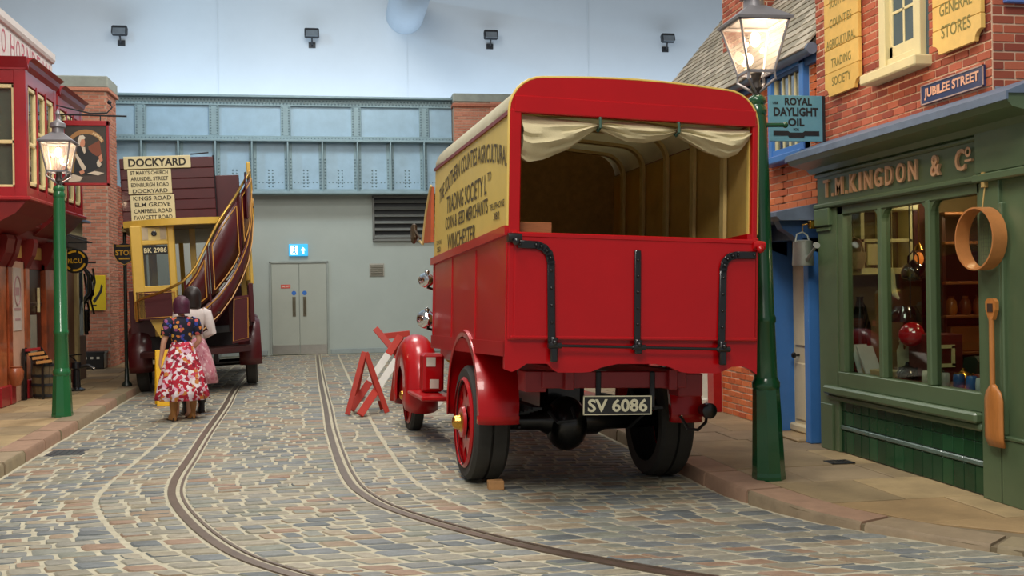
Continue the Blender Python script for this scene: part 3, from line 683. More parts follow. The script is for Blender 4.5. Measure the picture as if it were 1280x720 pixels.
k = MB(); k.tube([(0, -.1, .06), (0, -.16, .1), (0, -.19, .16)], [.025, .018, .012], 8); k.build('spout', m_enam, t, smooth=True)
k = MB(); k.tube([(0, .09, .1), (0, .08, .22), (0, 0, .27), (0, -.08, .22), (0, -.09, .1)], .008, 6); k.tube([(0, 0, .27), (0, 0, .94)], .003, 4); k.build('handle', m_enam, t, smooth=True)
t = thing('mixing_bowl', 'glossy black bowl upside down on a stand in the middle window', 'bowl', (5.0, 8.5, .8))
k = MB(); k.lathe([(.02, .58), (.09, .64), (.14, .56), (.15, .5), (.14, .5)], 18); k.build('bowl', m_enam, t, smooth=True)
k = MB(); k.tube([(0, 0, 0), (0, 0, .55)], .016, 8); k.lathe([(.1, 0), (.1, .015), (.02, .03)], 14); k.build('stand', m_brass, t, smooth=True)
t = thing('stoneware_crock', 'pale stoneware crock with lid behind the dark teapots', 'crock', (5.1, 8.55, .8))
k = MB(); k.lathe([(.1, 0), (.13, .04), (.135, .24), (.11, .3), (.115, .32)], 18); k.build('jar_body', mat('stoneware', '#b9b79a', .4), t, smooth=True)
k = MB(); k.lathe([(.12, .32), (.1, .35), (.03, .37), (.02, .4), (.0, .41)], 18); k.build('lid', mat('stoneware_lid', '#a58a5c', .4), t, smooth=True)
t = thing('framed_box', 'small dark red box with a pale square frame on its front', 'box', (5.15, 8.18, .8))
bx(t, 'box_body', m_redd, ((5.0, 8.1, .8), (5.3, 8.45, 1.2)))
bx(t, 'frame_edge', m_ivory, ((5.06, 8.09, .93), (5.09, 8.1, 1.1)), ((5.19, 8.09, .93), (5.22, 8.1, 1.1)), ((5.06, 8.09, 1.08), (5.22, 8.1, 1.11)), ((5.06, 8.09, .92), (5.22, 8.1, .95)), bev=0)
for i, (y, tilt) in enumerate(((9.0, .5), (8.88, .62))):
    k = MB(); k.obox((4.86, y, .94), (.16, .02, .30), (-tilt, 0, 0), .003); tag(k.build('paper_packet', mat('pale_paper', '#b9c2c2', .7)), ('leaning pale paper packet nearest the window frame' if i == 0 else 'leaning pale paper packet beside the first mullion'), 'packet')
k = MB(); k.box((4.82, 8.5, .8), (5.02, 8.98, .86), .006); tag(k.build('folded_cloth', mat('linen', '#b3a67c', .9)), 'flat folded cream cloth on the window bed under the paper packets', 'cloth')
t = thing('reflection_dome', 'glossy red dome standing in for the lorry reflection in the shop window centre', 'pan', (4.95, 8.32, 1.2))  # added red dome, imitates the lorry's reflection in the window glass
k = MB(); k.lathe([(.0, .05), (.05, .045), (.09, .025), (.11, 0), (.11, -.02), (.0, -.02)], 20, (0, 0, 0), (-.6, -.6, .3)); k.build('dome', mat('reflection_red', '#a8121c', .12, coat=.8), t, smooth=True)
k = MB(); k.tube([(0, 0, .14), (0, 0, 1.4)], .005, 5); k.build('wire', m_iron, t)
def teapot(x, y, z, s, m, label):
    t = thing('teapot', label, 'teapot', (x, y, z))
    k = MB(); k.lathe([(.05 * s, 0), (.085 * s, .03 * s), (.09 * s, .07 * s), (.06 * s, .11 * s), (.02 * s, .13 * s), (.015 * s, .155 * s), (0, .16 * s)], 14); k.build('pot', m, t, smooth=True)
    k = MB(); k.tube([(0, -.08 * s, .05 * s), (0, -.13 * s, .08 * s), (0, -.15 * s, .12 * s)], [.02 * s, .014 * s, .01 * s], 7); k.build('spout', m, t, smooth=True)
    k = MB(); k.tube([(0, .07 * s, .10 * s), (0, .13 * s, .1 * s), (0, .13 * s, .04 * s), (0, .075 * s, .03 * s)], .008 * s, 6); k.build('handle', m, t, smooth=True)
teapot(4.9, 8.3, .8, 1.0, m_enam, 'low black teapot at the front of the middle pane'); teapot(5.0, 8.05, .8, .9, m_enam, 'black teapot right of the low one by the second mullion')
teapot(5.05, 7.72, .8, .9, m_brass, 'brass teapot just right of the second mullion'); teapot(5.2, 7.3, .8, 1.1, m_brass, 'brass teapot with tall lid at the right end of the window')
for x, y, c, lab in ((4.86, 7.93, '#c9c3b0', 'small white pottery mug by the second mullion'), (4.9, 7.55, '#2d4f86', 'blue glazed mug in the right hand pane'), (4.88, 7.35, '#3560a0', 'bright blue canister in the right hand pane'), (4.85, 7.18, '#b8c2c4', 'pale glass dish at the right edge of the window bed'), (5.05, 7.5, '#7a2f1e', 'small dark red tin behind the blue canister'), (4.87, 7.7, '#b6b8b0', 'white jug just right of the second mullion')):
    k = MB(); k.lathe([(.04, 0), (.045, .02), (.042, .1), (.035, .11), (.03, .02)], 12, (x, y, .8)); k.tube([(x, y + .04, .88), (x, y + .07, .87), (x, y + .07, .83), (x, y + .04, .82)], .007, 5); tag(k.build('mug', mat('glaze_' + lab[:12].replace(' ', '_'), c, .25), smooth=True), lab, 'mug')
t = thing('fire_bellows', 'dark green leather bellows lying behind the brass teapots', 'bellows', (5.3, 7.75, .8))
k = MB(); k.prism([(0, .0, .1), (0, .2, .22), (0, .34, .2), (0, .36, .1), (0, .3, .04)], (.16, 0, 0)); k.build('leather_bag', mat('green_leather', '#23352a', .5), t); k = MB(); k.tube([(.08, 0, .1), (.08, -.18, .04)], [.02, .008], 7); k.build('nozzle', m_brass, t)
t = thing('stoneware_jug', 'tall dark bottle shaped jug at the left end of the shop window', 'jug', (4.95, 9.2, .8))
k = MB(); k.lathe([(.08, 0), (.1, .05), (.1, .45), (.05, .6), (.03, .7), (.04, .72)], 16); k.build('jar_body', m_enam, t, smooth=True); k = MB(); k.tube([(0, -.09, .42), (0, -.14, .52), (0, -.1, .62), (0, -.03, .68)], .012, 6); k.build('handle', m_enam, t, smooth=True)
t = thing('straw_basket', 'woven straw basket hanging by the left pilaster inside the window', 'basket', (4.9, 9.2, 1.78))
k = MB(); k.lathe([(.0, 0), (.07, .01), (.1, .08), (.11, .16)], 14); k.build('basket_body', mat('straw', '#8a7a54', .8, var=.25, scale=40), t, smooth=True, solid=.008); k = MB(); k.tube([(-.1, 0, .15), (-.07, 0, .27), (0, 0, .31), (.07, 0, .27), (.1, 0, .15)], .008, 6); k.tube([(0, 0, .31), (0, 0, .82)], .003, 4); k.build('handle', mat('straw', '#8a7a54'), t)
k = MB(); k.tube([(5.05, 8.78, 1.78), (5.05, 8.78, 1.62), (5.05, 8.74, 1.54), (5.05, 8.68, 1.5)], [.02, .03, .025, .01], 8); k.tube([(5.05, 8.78, 1.78), (5.05, 8.78, 2.6)], .003, 4); tag(k.build('cow_horn', m_ivory, smooth=True), 'curved ivory horn hanging behind the first mullion', 'horn')
# ---------------------------------------------------------------- boards and plates on the shop
def board(name, y0, y1, z0, z1, label, lines, cut):
    t = thing(name, label, 'sign', (4.75, (y0 + y1) / 2, z0)); n = int((z1 - z0) / .19); H = (z1 - z0) / n
    for i in range(n):
        a, c = z0 + i * H, z0 + (i + 1) * H
        if i == 0:
            q = cut; pts = [(4.735, y0 + q, a)] + [(4.735, y0 + q * cos(u), a + q * sin(u)) for u in (.4, .8, 1.2)] + [(4.735, y0, a + q), (4.735, y0, c - .002), (4.735, y1, c - .002), (4.735, y1, a + q)] + [(4.735, y1 - q * cos(u), a + q * sin(u)) for u in (1.2, .8, .4)] + [(4.735, y1 - q, a)]
            k = MB(); k.prism(pts, (-.035, 0, 0)); k.build('plank', m_yellowboard, t, world=True)
        else: bx(t, 'plank', m_yellowboard, ((4.70, y0, a + .002), (4.735, y1, c - .002)), bev=.004)
    k = MB()
    for s, z, wd, h in lines: text(k, s, (4.70, (y0 + y1) / 2, z), fr, fu, wd, h, depth=.002, bold=.01)
    k.build('lettering', m_boardtext, t, world=True, kind='stuff')
board('painted_board', 8.69, 9.34, 3.43, 4.75, 'tall ochre plank board naming a trading society left of the cream window', [('SOUTHERN', 4.30, .42, .085), ('COUNTIES', 4.11, .42, .085), ('AGRICULTURAL', 3.92, .56, .085), ('TRADING', 3.735, .38, .085), ('SOCIETY', 3.56, .36, .085)], .08)
board('painted_board', 6.9, 7.52, 3.42, 4.75, 'ochre plank board lettered general stores above the street name plate', [('GENERAL', 3.755, .42, .10), ('STORES', 3.58, .38, .10)], .08)
t = thing('street_name_plate', 'dark blue enamel street name plate on the brickwork above the shop cornice', 'sign', (4.75, 7.33, 3.07))
bx(t, 'plate', mat('navy_enamel', '#27355c', .35), ((4.728, 6.92, 3.075), (4.748, 7.74, 3.235)), bev=.003)
bx(t, 'rim', mat('rim_buff', '#a98f86', .5), ((4.722, 6.92, 3.075), (4.73, 7.74, 3.085)), ((4.722, 6.92, 3.225), (4.73, 7.74, 3.235)), ((4.722, 6.92, 3.075), (4.73, 6.93, 3.235)), ((4.722, 7.73, 3.075), (4.73, 7.74, 3.235)), bev=0)
k = MB(); text(k, 'JUBILEE STREET', (4.727, 7.33, 3.155), fr, fu, .72, .095, bold=.035, depth=.003); k.build('lettering', mat('pale_orange', '#e0a888', .5), t, world=True)
k = MB(); k.box((4.84, 6.80, 3.665), (5.3, 6.845, 3.80), .004); o = k.build('wall_plate', mat('pale_blue_enamel', '#5f7ec0', .4)); tag(o, 'pale blue enamel plate on the brick return at the top of the corner', 'sign')
t = thing('flange_sign', 'blue enamel oil advertisement sign projecting from the left edge of the shop', 'sign', (4.73, 9.45, 3.03))
bx(t, 'plate', mat('petrol_blue_enamel', '#5b93a6', .35, var=.05), ((4.17, 9.44, 3.03), (4.72, 9.455, 3.475)), bev=.003)
bx(t, 'flange', m_iron, ((4.712, 9.442, 3.03), (4.75, 9.458, 3.475)), bev=.002)
mk = mat('sign_black', '#141c22', .5); k = MB()
for s, x, z, wd, h in (('ROYAL', 4.47, 3.415, .28, .075), ('DAYLIGHT', 4.445, 3.315, .46, .085), ('OIL', 4.445, 3.215, .17, .075), ('USE', 4.235, 3.40, .06, .025), ('FOR', 4.445, 3.145, .06, .025)): text(k, s, (x, 9.44, z), (1, 0, 0), fu, wd, h, bold=.035, depth=.004)
k.build('lettering', mk, t, world=True, kind='stuff')
k = MB(); k.prism([(4.21, 9.434, 3.085), (4.21, 9.434, 3.13), (4.36, 9.434, 3.13), (4.38, 9.434, 3.115), (4.51, 9.434, 3.115), (4.53, 9.434, 3.13), (4.68, 9.434, 3.13), (4.68, 9.434, 3.085), (4.53, 9.434, 3.085), (4.52, 9.434, 3.065), (4.37, 9.434, 3.065), (4.36, 9.434, 3.085)], (0, .004, 0)); k.build('banner', mk, t, world=True)
# sieve, shovel, watering can
t = thing('grain_sieve', 'round bentwood grain sieve hanging on the right hand shop pilaster', 'sieve', (4.60, 6.80, 1.95))
k = MB(); k.lathe([(.215, -.055), (.228, -.055), (.228, .055), (.215, .055), (.215, -.055)], 40, (0, 0, 0), (1, 0, 0)); k.build('rim_hoop', mat('bentwood', '#b97a44', .45, var=.14, scale=6), t, smooth=True)
k = MB()
for i in range(-7, 8):
    q = i * .029; L = sqrt(max(.21 ** 2 - q * q, 0)); k.tube([(.045, q, -L), (.045, q, L)], 0.0007, 3, cap=False); k.tube([(.045, -L, q), (.045, L, q)], .0007, 3, cap=False)
k.build('wire_mesh', m_iron, t, kind='stuff')
k = MB(); k.tube([(.02, 0, .22), (.05, .01, .39)], .006, 5); k.box((.03, -.005, .37), (.07, .03, .48), .003); k.build('hanging_strap', mat('cord_buff', '#b79a5c', .8), t)
t = thing('wooden_shovel', 'long wooden malt shovel hanging blade down on the right hand shop pilaster', 'shovel', (4.60, 6.70, .47))
k = MB(); k.tube([(.01, 0, .40), (.01, 0, .92)], .019, 10); k.build('shaft', m_wood, t, smooth=True)
k = MB(); k.prism([(0, -.022, .9), (0, -.055, .97), (0, -.055, 1.03), (0, -.03, 1.05), (0, .03, 1.05), (0, .055, 1.03), (0, .055, .97), (0, .022, .9)], (.03, 0, 0)); k.build('grip', m_wood, t)
k = MB(); k.cur = 0; k.box((-.004, -.03, .955), (-.001, .03, 1.015)); k.build('grip_hole', mat('hole_dark', '#3a2412', .8), t)
rows = []
for i, z in enumerate(np.linspace(0, .44, 9)):
    wd = .10 if z < .33 else .10 * (1 - ((z - .33) / .11) ** 2 * .75)
    wd *= (1.0 if z > .03 else .93)
    rows.append([(.02 - .03 * (1 - (u * u)) * .6 + (.02 if z < .02 else 0), u * wd, z) for u in np.linspace(-1, 1, 7)])
k = MB(); k.grid(rows); k.build('blade', m_wood, t, smooth=True, solid=.016)
t = thing('watering_can', 'galvanised watering can hanging from the left pilaster of the shop', 'watering can', (4.56, 9.58, 1.83))
mz = mat('galvanised_steel', '#a9b0aa', .4, .7, var=.12, scale=10)
k = MB(); k.lathe([(.10, 0), (.105, .01), (.092, .23), (.096, .24)], 20); k.lathe([(.094, .235), (.07, .25), (.0, .255)], 20); k.build('body', mz, t, smooth=True)
k = MB(); k.tube([(.0, -.085, .05), (-.01, -.2, .11), (-.02, -.31, .17)], [.024, .016, .012], 10); k.lathe([(.012, 0), (.035, .03), (.035, .035), (0, .037)], 14, (-.02, -.31, .17), (-.05, -.8, .45)); k.build('spout', mz, t, smooth=True)
k = MB(); k.tube([(-.08, 0, .22), (-.06, 0, .31), (.0, 0, .33), (.05, 0, .3), (.07, 0, .24)], .009, 8); k.build('handle', mz, t, smooth=True)
k = MB(); k.tube([(.0, 0, .34), (.0, 0, .40), (.10, -.05, .42)], .007, 6); k.box((.04, -.08, .36), (.12, -.02, .44), .01); k.build('hook_bracket', m_brass, t)
# pavement grate
t = thing('pavement_grate', 'small dark iron grate set in the pavement below the shop tiles', 'grate', (4.40, 8.6, PAVE))
bx(t, 'grate_frame', m_iron, ((4.30, 8.52, PAVE), (4.52, 8.545, PAVE + .008)), ((4.30, 8.675, PAVE), (4.52, 8.70, PAVE + .008)), ((4.30, 8.52, PAVE), (4.325, 8.7, PAVE + .008)), ((4.495, 8.52, PAVE), (4.52, 8.7, PAVE + .008)), bev=.002)
for i in range(5): bx(t, 'grate_bar', m_iron, ((4.34 + i * .03, 8.54, PAVE), (4.355 + i * .03, 8.68, PAVE + .006)), bev=0)
# ---------------------------------------------------------------- brick house with the blue door
house = thing('brick_house', 'orange brick terraced house with blue door and slate roof next to the shop', 'house', (4.85, 11.0, 0))
hw = MB(); hw.box((4.81, 9.63, PAVE), (6.9, 9.78, 3.95)); hw.box((4.81, 10.5, PAVE), (6.9, 12.45, 3.95)); hw.box((4.9, 9.7, 2.2), (6.9, 10.6, 3.95)); hw.box((4.81, 9.63, 2.2), (4.9, 10.6, 3.95)); hw = hw.build('brick_wall', m_pointing2, house, world=True)
bricks(hw, 'x', 4.81, 9.64, 12.42, PAVE, 3.95, m_brick2, 300, holes=[(9.76, 10.62, PAVE, 2.42), (9.88, 10.78, 3.0, 3.98)], key=lambda u, v: abs(v - 2.8) - (3 if v > 2.4 and u < 11 else 0) + (u - 9.6) * .2, L=.225, H=.077, seedv=9)
dr = bx(house, 'door', mat('door_cream', '#d9cba6', .4, var=.05), ((4.86, 9.78, PAVE + .02), (4.91, 10.5, 2.15)))
for z0, z1 in ((.22, .82), (1.0, 1.95)):
    bx(dr, 'door_panel', mat('door_cream', '#d9cba6'), ((4.845, 9.87, z0), (4.865, 10.1, z1)), ((4.845, 10.18, z0), (4.865, 10.41, z1)), bev=.012)
bx(dr, 'weatherboard', mat('door_cream', '#d9cba6'), ((4.80, 9.79, PAVE + .03), (4.87, 10.49, PAVE + .12)), bev=.02)
k = MB(); k.lathe([(.012, 0), (.012, .04), (.03, .05), (.034, .07), (.02, .085), (0, .09)], 14, (4.86, 10.33, .9), (-1, 0, 0)); k.build('knob', m_black, dr, world=True, smooth=True)
bx(dr, 'keyhole_plate', m_black, ((4.845, 9.93, .86), (4.86, 9.97, .94)), bev=.004)
bx(house, 'door_jamb', m_blue, ((4.56, 10.46, PAVE), (4.92, 10.6, 2.12)), ((4.53, 10.44, PAVE), (4.6, 10.62, .3)), bev=.008)
bx(house, 'door_jamb', m_blue, ((4.66, 9.68, PAVE), (4.92, 9.79, 2.12)), bev=.008)
bx(house, 'door_head', m_bluedk, ((4.60, 9.66, 2.1), (4.92, 10.62, 2.28)), bev=.01)
for y in (9.68, 10.46):
    k = MB(); k.prism([(4.80, y, 1.95), (4.62, y, 2.02), (4.5, y, 2.14), (4.40, y, 2.2), (4.36, y, 2.28), (4.8, y, 2.28)], (0, .13, 0)); k.build('console_bracket', m_bluedk, house, world=True)
k = MB(); k.prism([(4.81, 9.6, 2.28), (4.34, 9.6, 2.28), (4.30, 9.6, 2.32), (4.30, 9.6, 2.36), (4.81, 9.6, 2.46)], (0, 1.2, 0)); k.build('lead_hood', m_lead, house, world=True)
bx(house, 'door_step', m_flag, ((4.58, 9.79, PAVE), (4.9, 10.46, PAVE + .03)), bev=.01)
wn = bx(house, 'window', m_blue, ((4.74, 9.9, 3.02), (4.84, 9.99, 3.98)), ((4.74, 10.68, 3.02), (4.84, 10.77, 3.98)), ((4.74, 9.9, 3.9), (4.84, 10.77, 3.98)), ((4.75, 9.9, 3.48), (4.84, 10.77, 3.53)), ((4.75, 9.9, 3.02), (4.84, 10.77, 3.1)))
bx(wn, 'window_sill', m_blue, ((4.66, 9.82, 2.94), (4.84, 10.84, 3.02)), bev=.012)
bx(wn, 'sash', m_cream, ((4.78, 9.98, 3.08), (4.82, 10.03, 3.92)), ((4.78, 10.64, 3.08), (4.82, 10.69, 3.92)), ((4.785, 10.18, 3.08), (4.815, 10.2, 3.92)), ((4.785, 10.32, 3.08), (4.815, 10.34, 3.92)), ((4.785, 10.47, 3.08), (4.815, 10.49, 3.92)), bev=.003)
bx(wn, 'pane', glass('house_window_glass', '#d6dde0', .85), ((4.80, 9.98, 3.05), (4.804, 10.69, 3.92)), bev=0)
k = MB(); rows = [[(4.835 + .012 * sin(y * 60), y, z) for y in np.linspace(9.98, 10.69, 40)] for z in (3.05, 3.92)]; k.grid(rows); k.build('curtain', mat('net_curtain', '#d6cfae', .8), wn, world=True, smooth=True)
k = MB(); k.box((4.76, 9.64, 3.86), (4.82, 16.0, 4.0)); k.build('eaves_board', m_bluedk, house, world=True)
k = MB(); k.lathe([(.055, 0), (.06, .0), (.06, 6.4), (.055, 6.4)], 12, (4.70, 9.6, 3.98), (0, 1, 0)); k.build('gutter', m_lead, house, world=True, smooth=True)
# slates
sl = 1.19; ln = sqrt(1 + sl * sl); m_slate = mat('grey_slate', ['#a8a090', '#96907f', '#b3aa98', '#9d9582', '#8a8474', '#b8b09e'], .75, var=.18, scale=10, bump=.3)
k = MB(); k.prism([(4.66, 9.64, 3.97), (6.7, 9.64, 3.97 + 2.04 * sl), (6.7, 9.64, 3.9)], (0, 6.4, 0)); rf = k.build('roof', mat('roof_deck', '#4a463e', .9), house, world=True)
rs = random.Random(5); k = MB(); r = 0; s = 0
while s < 3.05:
    y = 9.64 - (.13 if r % 2 else 0)
    while y < 16.0:
        a, c = max(y, 9.64) + .003, min(y + .26, 16.02) - .003
        if c - a > .03:
            j = rs.uniform(-.01, .006)
            def P(q, d, yy): return (4.64 + q / ln - d * sl / ln, yy, 3.97 + q * sl / ln + d / ln)
            q0, q1 = s + j, s + .2
            k.add([P(q0, .012, a), P(q0, .012, c), P(q1, .006, c), P(q1, .006, a), P(q0, .028, a), P(q0, .028, c), P(q1, .012, c), P(q1, .012, a)], [(0, 4, 5, 1), (4, 7, 6, 5), (0, 3, 7, 4), (1, 5, 6, 2)])
        y += .26
    s += .14; r += 1
k.build('slates', m_slate, rf, world=True, kind='stuff')
bx(house, 'chimney', m_pointing2, ((5.35, 12.9, 4.4), (6.35, 13.6, 7.2)), bev=0)
ch = house.children[-1]
bricks(ch, 'y', 12.9, 5.35, 6.35, 4.6, 6.8, m_brick, 0, H=.078, seedv=3)
bricks(ch, 'x', 5.35, 12.9, 13.6, 4.6, 6.8, m_brick, 0, H=.078, seedv=6, name='side_bricks')
# far red shopfront
far = thing('red_shopfront', 'red and white shop front on the right pavement beyond the brick house', 'shop', (4.8, 14.2, PAVE))
bx(far, 'wall', m_brick2, ((4.86, 12.46, PAVE), (6.9, 16.0, 3.9)), bev=0)
m_fr = mat('signal_red', '#b01a20', .35, coat=.3)
bx(far, 'pilaster', m_fr, ((4.70, 12.45, PAVE), (4.86, 12.66, 3.0)))
bx(far, 'door_post', m_white, ((4.72, 12.72, PAVE + .12), (4.86, 13.0, 3.0)), ((4.68, 12.70, PAVE), (4.86, 13.03, PAVE + .14)), bev=.012)
bx(far, 'pilaster', m_fr, ((4.70, 13.05, PAVE), (4.86, 13.6, 3.0)))
bx(far, 'fascia', m_fr, ((4.66, 12.45, 3.0), (4.86, 16.0, 3.5)))
bx(far, 'shop_window', mat('dark_window', '#2a2f34', .1), ((4.78, 13.6, .7), (4.85, 15.8, 3.0)), bev=0)
bx(far, 'stallriser', m_fr, ((4.72, 13.6, PAVE), (4.86, 15.8, .7)))
# ---------------------------------------------------------------- left side: the red public house
m_red = mat('oxblood_paint', '#9a1f26', .35, var=.06, coat=.3)
m_red2 = mat('dark_oxblood', '#7c2220', .4, var=.1)
m_creamf = mat('cream_window_frame', '#e0cf9a', .45)
m_net = mat('net_curtain_grey', '#9aa092', .8, var=.15)
m_marble = mat('marbled_pilaster', ['#a85a34', '#9a4a28'], .3, var=.5, scale=4.5, coat=.3, stretch=(1, 1, .7))
m_pink = mat('pale_pink_panel', '#cfa48a', .5, var=.08)
m_fwhite = mat('fascia_white', '#cfc9c4', .6, var=.06)
m_pinkletter = mat('faded_crimson_letter', '#b85a68', .6)
pub = thing('public_house', 'red painted public house with two projecting bay windows and a white fascia', 'building', (-4.9, 16.5, 0))
bx(pub, 'upper_wall', m_red2, ((-5.3, 13.0, 2.6), (-4.77, 19.25, 5.45)), bev=0)
bx(pub, 'lower_wall', m_red2, ((-5.3, 13.0, PAVE), (-4.82, 19.25, 2.6)), bev=0)
fa = bx(pub, 'white_fascia', m_fwhite, ((-5.3, 13.0, 5.1), (-4.745, 19.2, 5.72)), bev=.01)
k = MB(); k.prism([(-4.75, 12.9, 5.70), (-4.71, 12.9, 5.71), (-4.69, 12.9, 5.76), (-4.69, 12.9, 5.86), (-5.3, 12.9, 5.86), (-5.3, 12.9, 5.70)], (0, 6.3, 0)); k.build('fascia_cornice', m_fwhite, pub, world=True)
k = MB(); yy = 19.0
for ch in reversed('& CO HORNDEAN'):
    if ch == ' ': yy -= .16; continue
    wd = .2 if ch != '&' else .24
    text(k, ch, (-4.745, yy - wd / 2, 5.46), (0, 1, 0), (0, 0, 1), wd, .36, bold=-.005, depth=.004); yy -= wd + .085
k.build('lettering', m_pinkletter, pub, world=True, kind='stuff')
def bay(y0, y1, xf, zb, zt, name):
    w0 = bx(pub, name, m_red, ((-4.77, y0, zb), (xf, y1, zb + .16)), ((-4.77, y0, zt - .34), (xf, y1, zt - .12)), ((xf - .15, y0 - .006, zb + .004), (xf + .006, y0 + .12, zt - .1)), ((xf - .1, y1 - .1, zb + .004), (xf + .006, y1 + .006, zt - .1)), ((-4.77, y0 - .006, zb + .004), (-4.66, y0 + .06, zt - .1)))
    k = MB(); k.prism([(-4.77, y0 - .02, zt - .16), (xf, y0 - .02, zt - .16), (xf + .05, y0 - .02, zt - .1), (xf + .07, y0 - .02, zt - .04), (xf + .13, y0 - .02, zt), (-4.77, y0 - .02, zt + .03)], (0, y1 - y0 + .04, 0)); k.prism([(-4.77, y0, zt - .16), (-4.77, y0 - .12, zt), (-4.77, y0, zt + .02)], (xf + 4.77 + .05, 0, 0)); k.build('bay_cornice', m_red, w0, world=True)
    bx(w0, 'bay_ledge', m_red, ((-4.77, y0 - .05, zb - .03), (xf + .06, y1 + .05, zb + .03)), bev=.015)
    k = MB(); k.prism([(-4.80, y0, zb - .5), (-4.80, y0, zb - .03), (xf, y0, zb - .03), (xf - .15, y0, zb - .2)], (0, y1 - y0, 0)); k.build('bay_soffit', m_red2, w0, world=True)
    # net curtains and the room wall behind the glass
    k = MB(); k.grid([[(xf - .12, y0 + .1 + t, z) for t in (0, y1 - y0 - .2)] for z in (zb + .1, zt - .3)]); k.grid([[(-4.7 + t, y0 + .08, z) for t in (0, xf + 4.6)] for z in (zb + .1, zt - .3)]); k.build('net_curtain', m_net, w0, world=True)
    # front lights
    n = 3; L = (y1 - y0 - .2) / n
    for i in range(n):
        a, c = y0 + .1 + i * L + .03, y0 + .1 + (i + 1) * L - .03; e = .055
        z0, z1 = zb + .2, zt - .36; zm = z0 + (z1 - z0) * (.40 if i != 1 else .55)
        f = bx(w0, 'window_frame', m_creamf, ((xf - .06, a, z0), (xf - .005, a + e, z1)), ((xf - .06, c - e, z0), (xf - .005, c, z1)), ((xf - .06, a, z0), (xf - .005, c, z0 + e)), ((xf - .06, a, z1 - e), (xf - .005, c, z1)), ((xf - .06, a, zm), (xf - .005, c, zm + e)))
        bx(f, 'pane', glass('pub_glass', '#dfe4e2', .93), ((xf - .04, a, z0), (xf - .035, c, z1)), bev=0)
        if i: bx(w0, 'mullion', m_red, ((xf - .1, y0 + .1 + i * L - .03, zb + .1), (xf + .01, y0 + .1 + i * L + .03, zt - .3)))
    # the light on the near side
    a, c, e = -4.64, xf - .13, .05; z0, z1 = zb + .14, zt - .36; zm = (z0 + z1) / 2 - .1
    f = bx(w0, 'window_frame', m_creamf, ((a, y0 + .005, z0), (a + e, y0 + .06, z1)), ((c - e, y0 + .005, z0), (c, y0 + .06, z1)), ((a, y0 + .005, z0), (c, y0 + .06, z0 + e)), ((a, y0 + .005, z1 - e), (c, y0 + .06, z1)), ((a, y0 + .005, zm), (c, y0 + .06, zm + e)))
    bx(f, 'pane', glass('pub_glass', '#dfe4e2', .93), ((a, y0 + .03, z0), (c, y0 + .035, z1)), bev=0)
bay(15.15, 16.75, -4.10, 3.0, 4.92, 'bay_window'); bay(17.6, 19.2, -4.28, 3.02, 5.02, 'bay_window')
# ground floor
k = MB(); k.prism([(-4.82, 13.0, 2.52), (-4.70, 13.0, 2.54), (-4.66, 13.0, 2.68), (-4.56, 13.0, 2.74), (-4.54, 13.0, 2.80), (-4.82, 13.0, 2.86)], (0, 6.25, 0)); k.build('shop_cornice', m_red2, pub, world=True)
k = MB(); k.prism([(-4.545, 13.0, 2.80), (-4.545, 13.0, 2.815), (-4.82, 13.0, 2.88), (-4.82, 13.0, 2.865)], (0, 6.25, 0)); k.build('lead_capping', m_lead, pub, world=True)
bx(pub, 'frieze', m_red2, ((-4.82, 13.0, 2.1), (-4.78, 19.25, 2.55)), bev=0)
def pil(y0, y1, m=None):
    p = bx(pub, 'pilaster', m or m_marble, ((-4.84, y0, PAVE), (-4.72, y1, 2.2)), bev=.012)
    bx(p, 'plinth_block', m_red, ((-4.84, y0 - .02, PAVE), (-4.69, y1 + .02, PAVE + .30)), bev=.015)
    k = MB(); k.prism([(-4.80, y0, 2.08), (-4.72, y0, 2.1), (-4.62, y0, 2.3), (-4.58, y0, 2.5), (-4.6, y0, 2.56), (-4.8, y0, 2.56)], (0, y1 - y0, 0)); k.build('console_bracket', m_red2, p, world=True)
for a, c in ((14.2, 14.55), (15.2, 15.5), (15.95, 16.32), (16.42, 16.62), (17.3, 17.52), (18.45, 19.0)): pil(a, c)
for a, c in ((16.35, 16.85), (16.95, 17.28), (17.6, 18.4), (14.6, 15.15)): bx(pub, 'cream_transom', mat('lamplit_cream', '#d1a85c', .5), ((-4.80, a, 2.26), (-4.765, c, 2.46)), bev=.006)
pn = bx(pub, 'panel', m_pink, ((-4.83, 16.62, PAVE), (-4.745, 17.3, 2.2)), bev=.008)
bx(pn, 'poster_board', mat('poster_white', '#c9bcb0', .6, var=.08), ((-4.75, 16.72, 1.14), (-4.738, 17.14, 2.1)), bev=.003)
k = MB(); ring = [(-4.735, 16.93 + .15 * cos(q), 1.75 + .22 * sin(q)) for q in np.linspace(0, 2 * pi, 25)[:-1]]; k.tube(ring, .012, 4, closed=True); k.box((-4.738, 16.78, 1.45), (-4.734, 17.08, 1.49)); k.box((-4.738, 16.80, 1.30), (-4.734, 17.06, 1.33)); k.box((-4.738, 16.84, 1.68), (-4.734, 17.02, 1.8)); k.build('etched_motif', mat('faded_rose', '#b08888', .6), pn, world=True)
k = MB(); k.lathe([(.0, 0), (.07, .02), (.11, .12), (.12, .22), (.09, .28), (.1, .3)], 14, (-4.66, 16.5, .32)); k.build('urn_ornament', m_marble, pub, world=True, smooth=True)
dd = bx(pub, 'door', mat('dark_pub_door', '#2c1512', .3), ((-4.86, 17.55, PAVE), (-4.79, 18.42, 2.1)), ((-4.80, 17.55, 1.5), (-4.77, 18.42, 1.56)))
bx(dd, 'door_glass', mat('etched_glass', '#9c9886', .3, var=.15), ((-4.79, 17.75, .75), (-4.775, 18.1, 1.36)), bev=.003)
bx(dd, 'push_handle', m_creamf, ((-4.78, 18.14, 1.4), (-4.74, 18.18, 1.8)), bev=.006)
bx(pub, 'corner_strip', m_white, ((-4.86, 19.06, PAVE), (-4.7, 19.24, 2.5)), bev=.01)
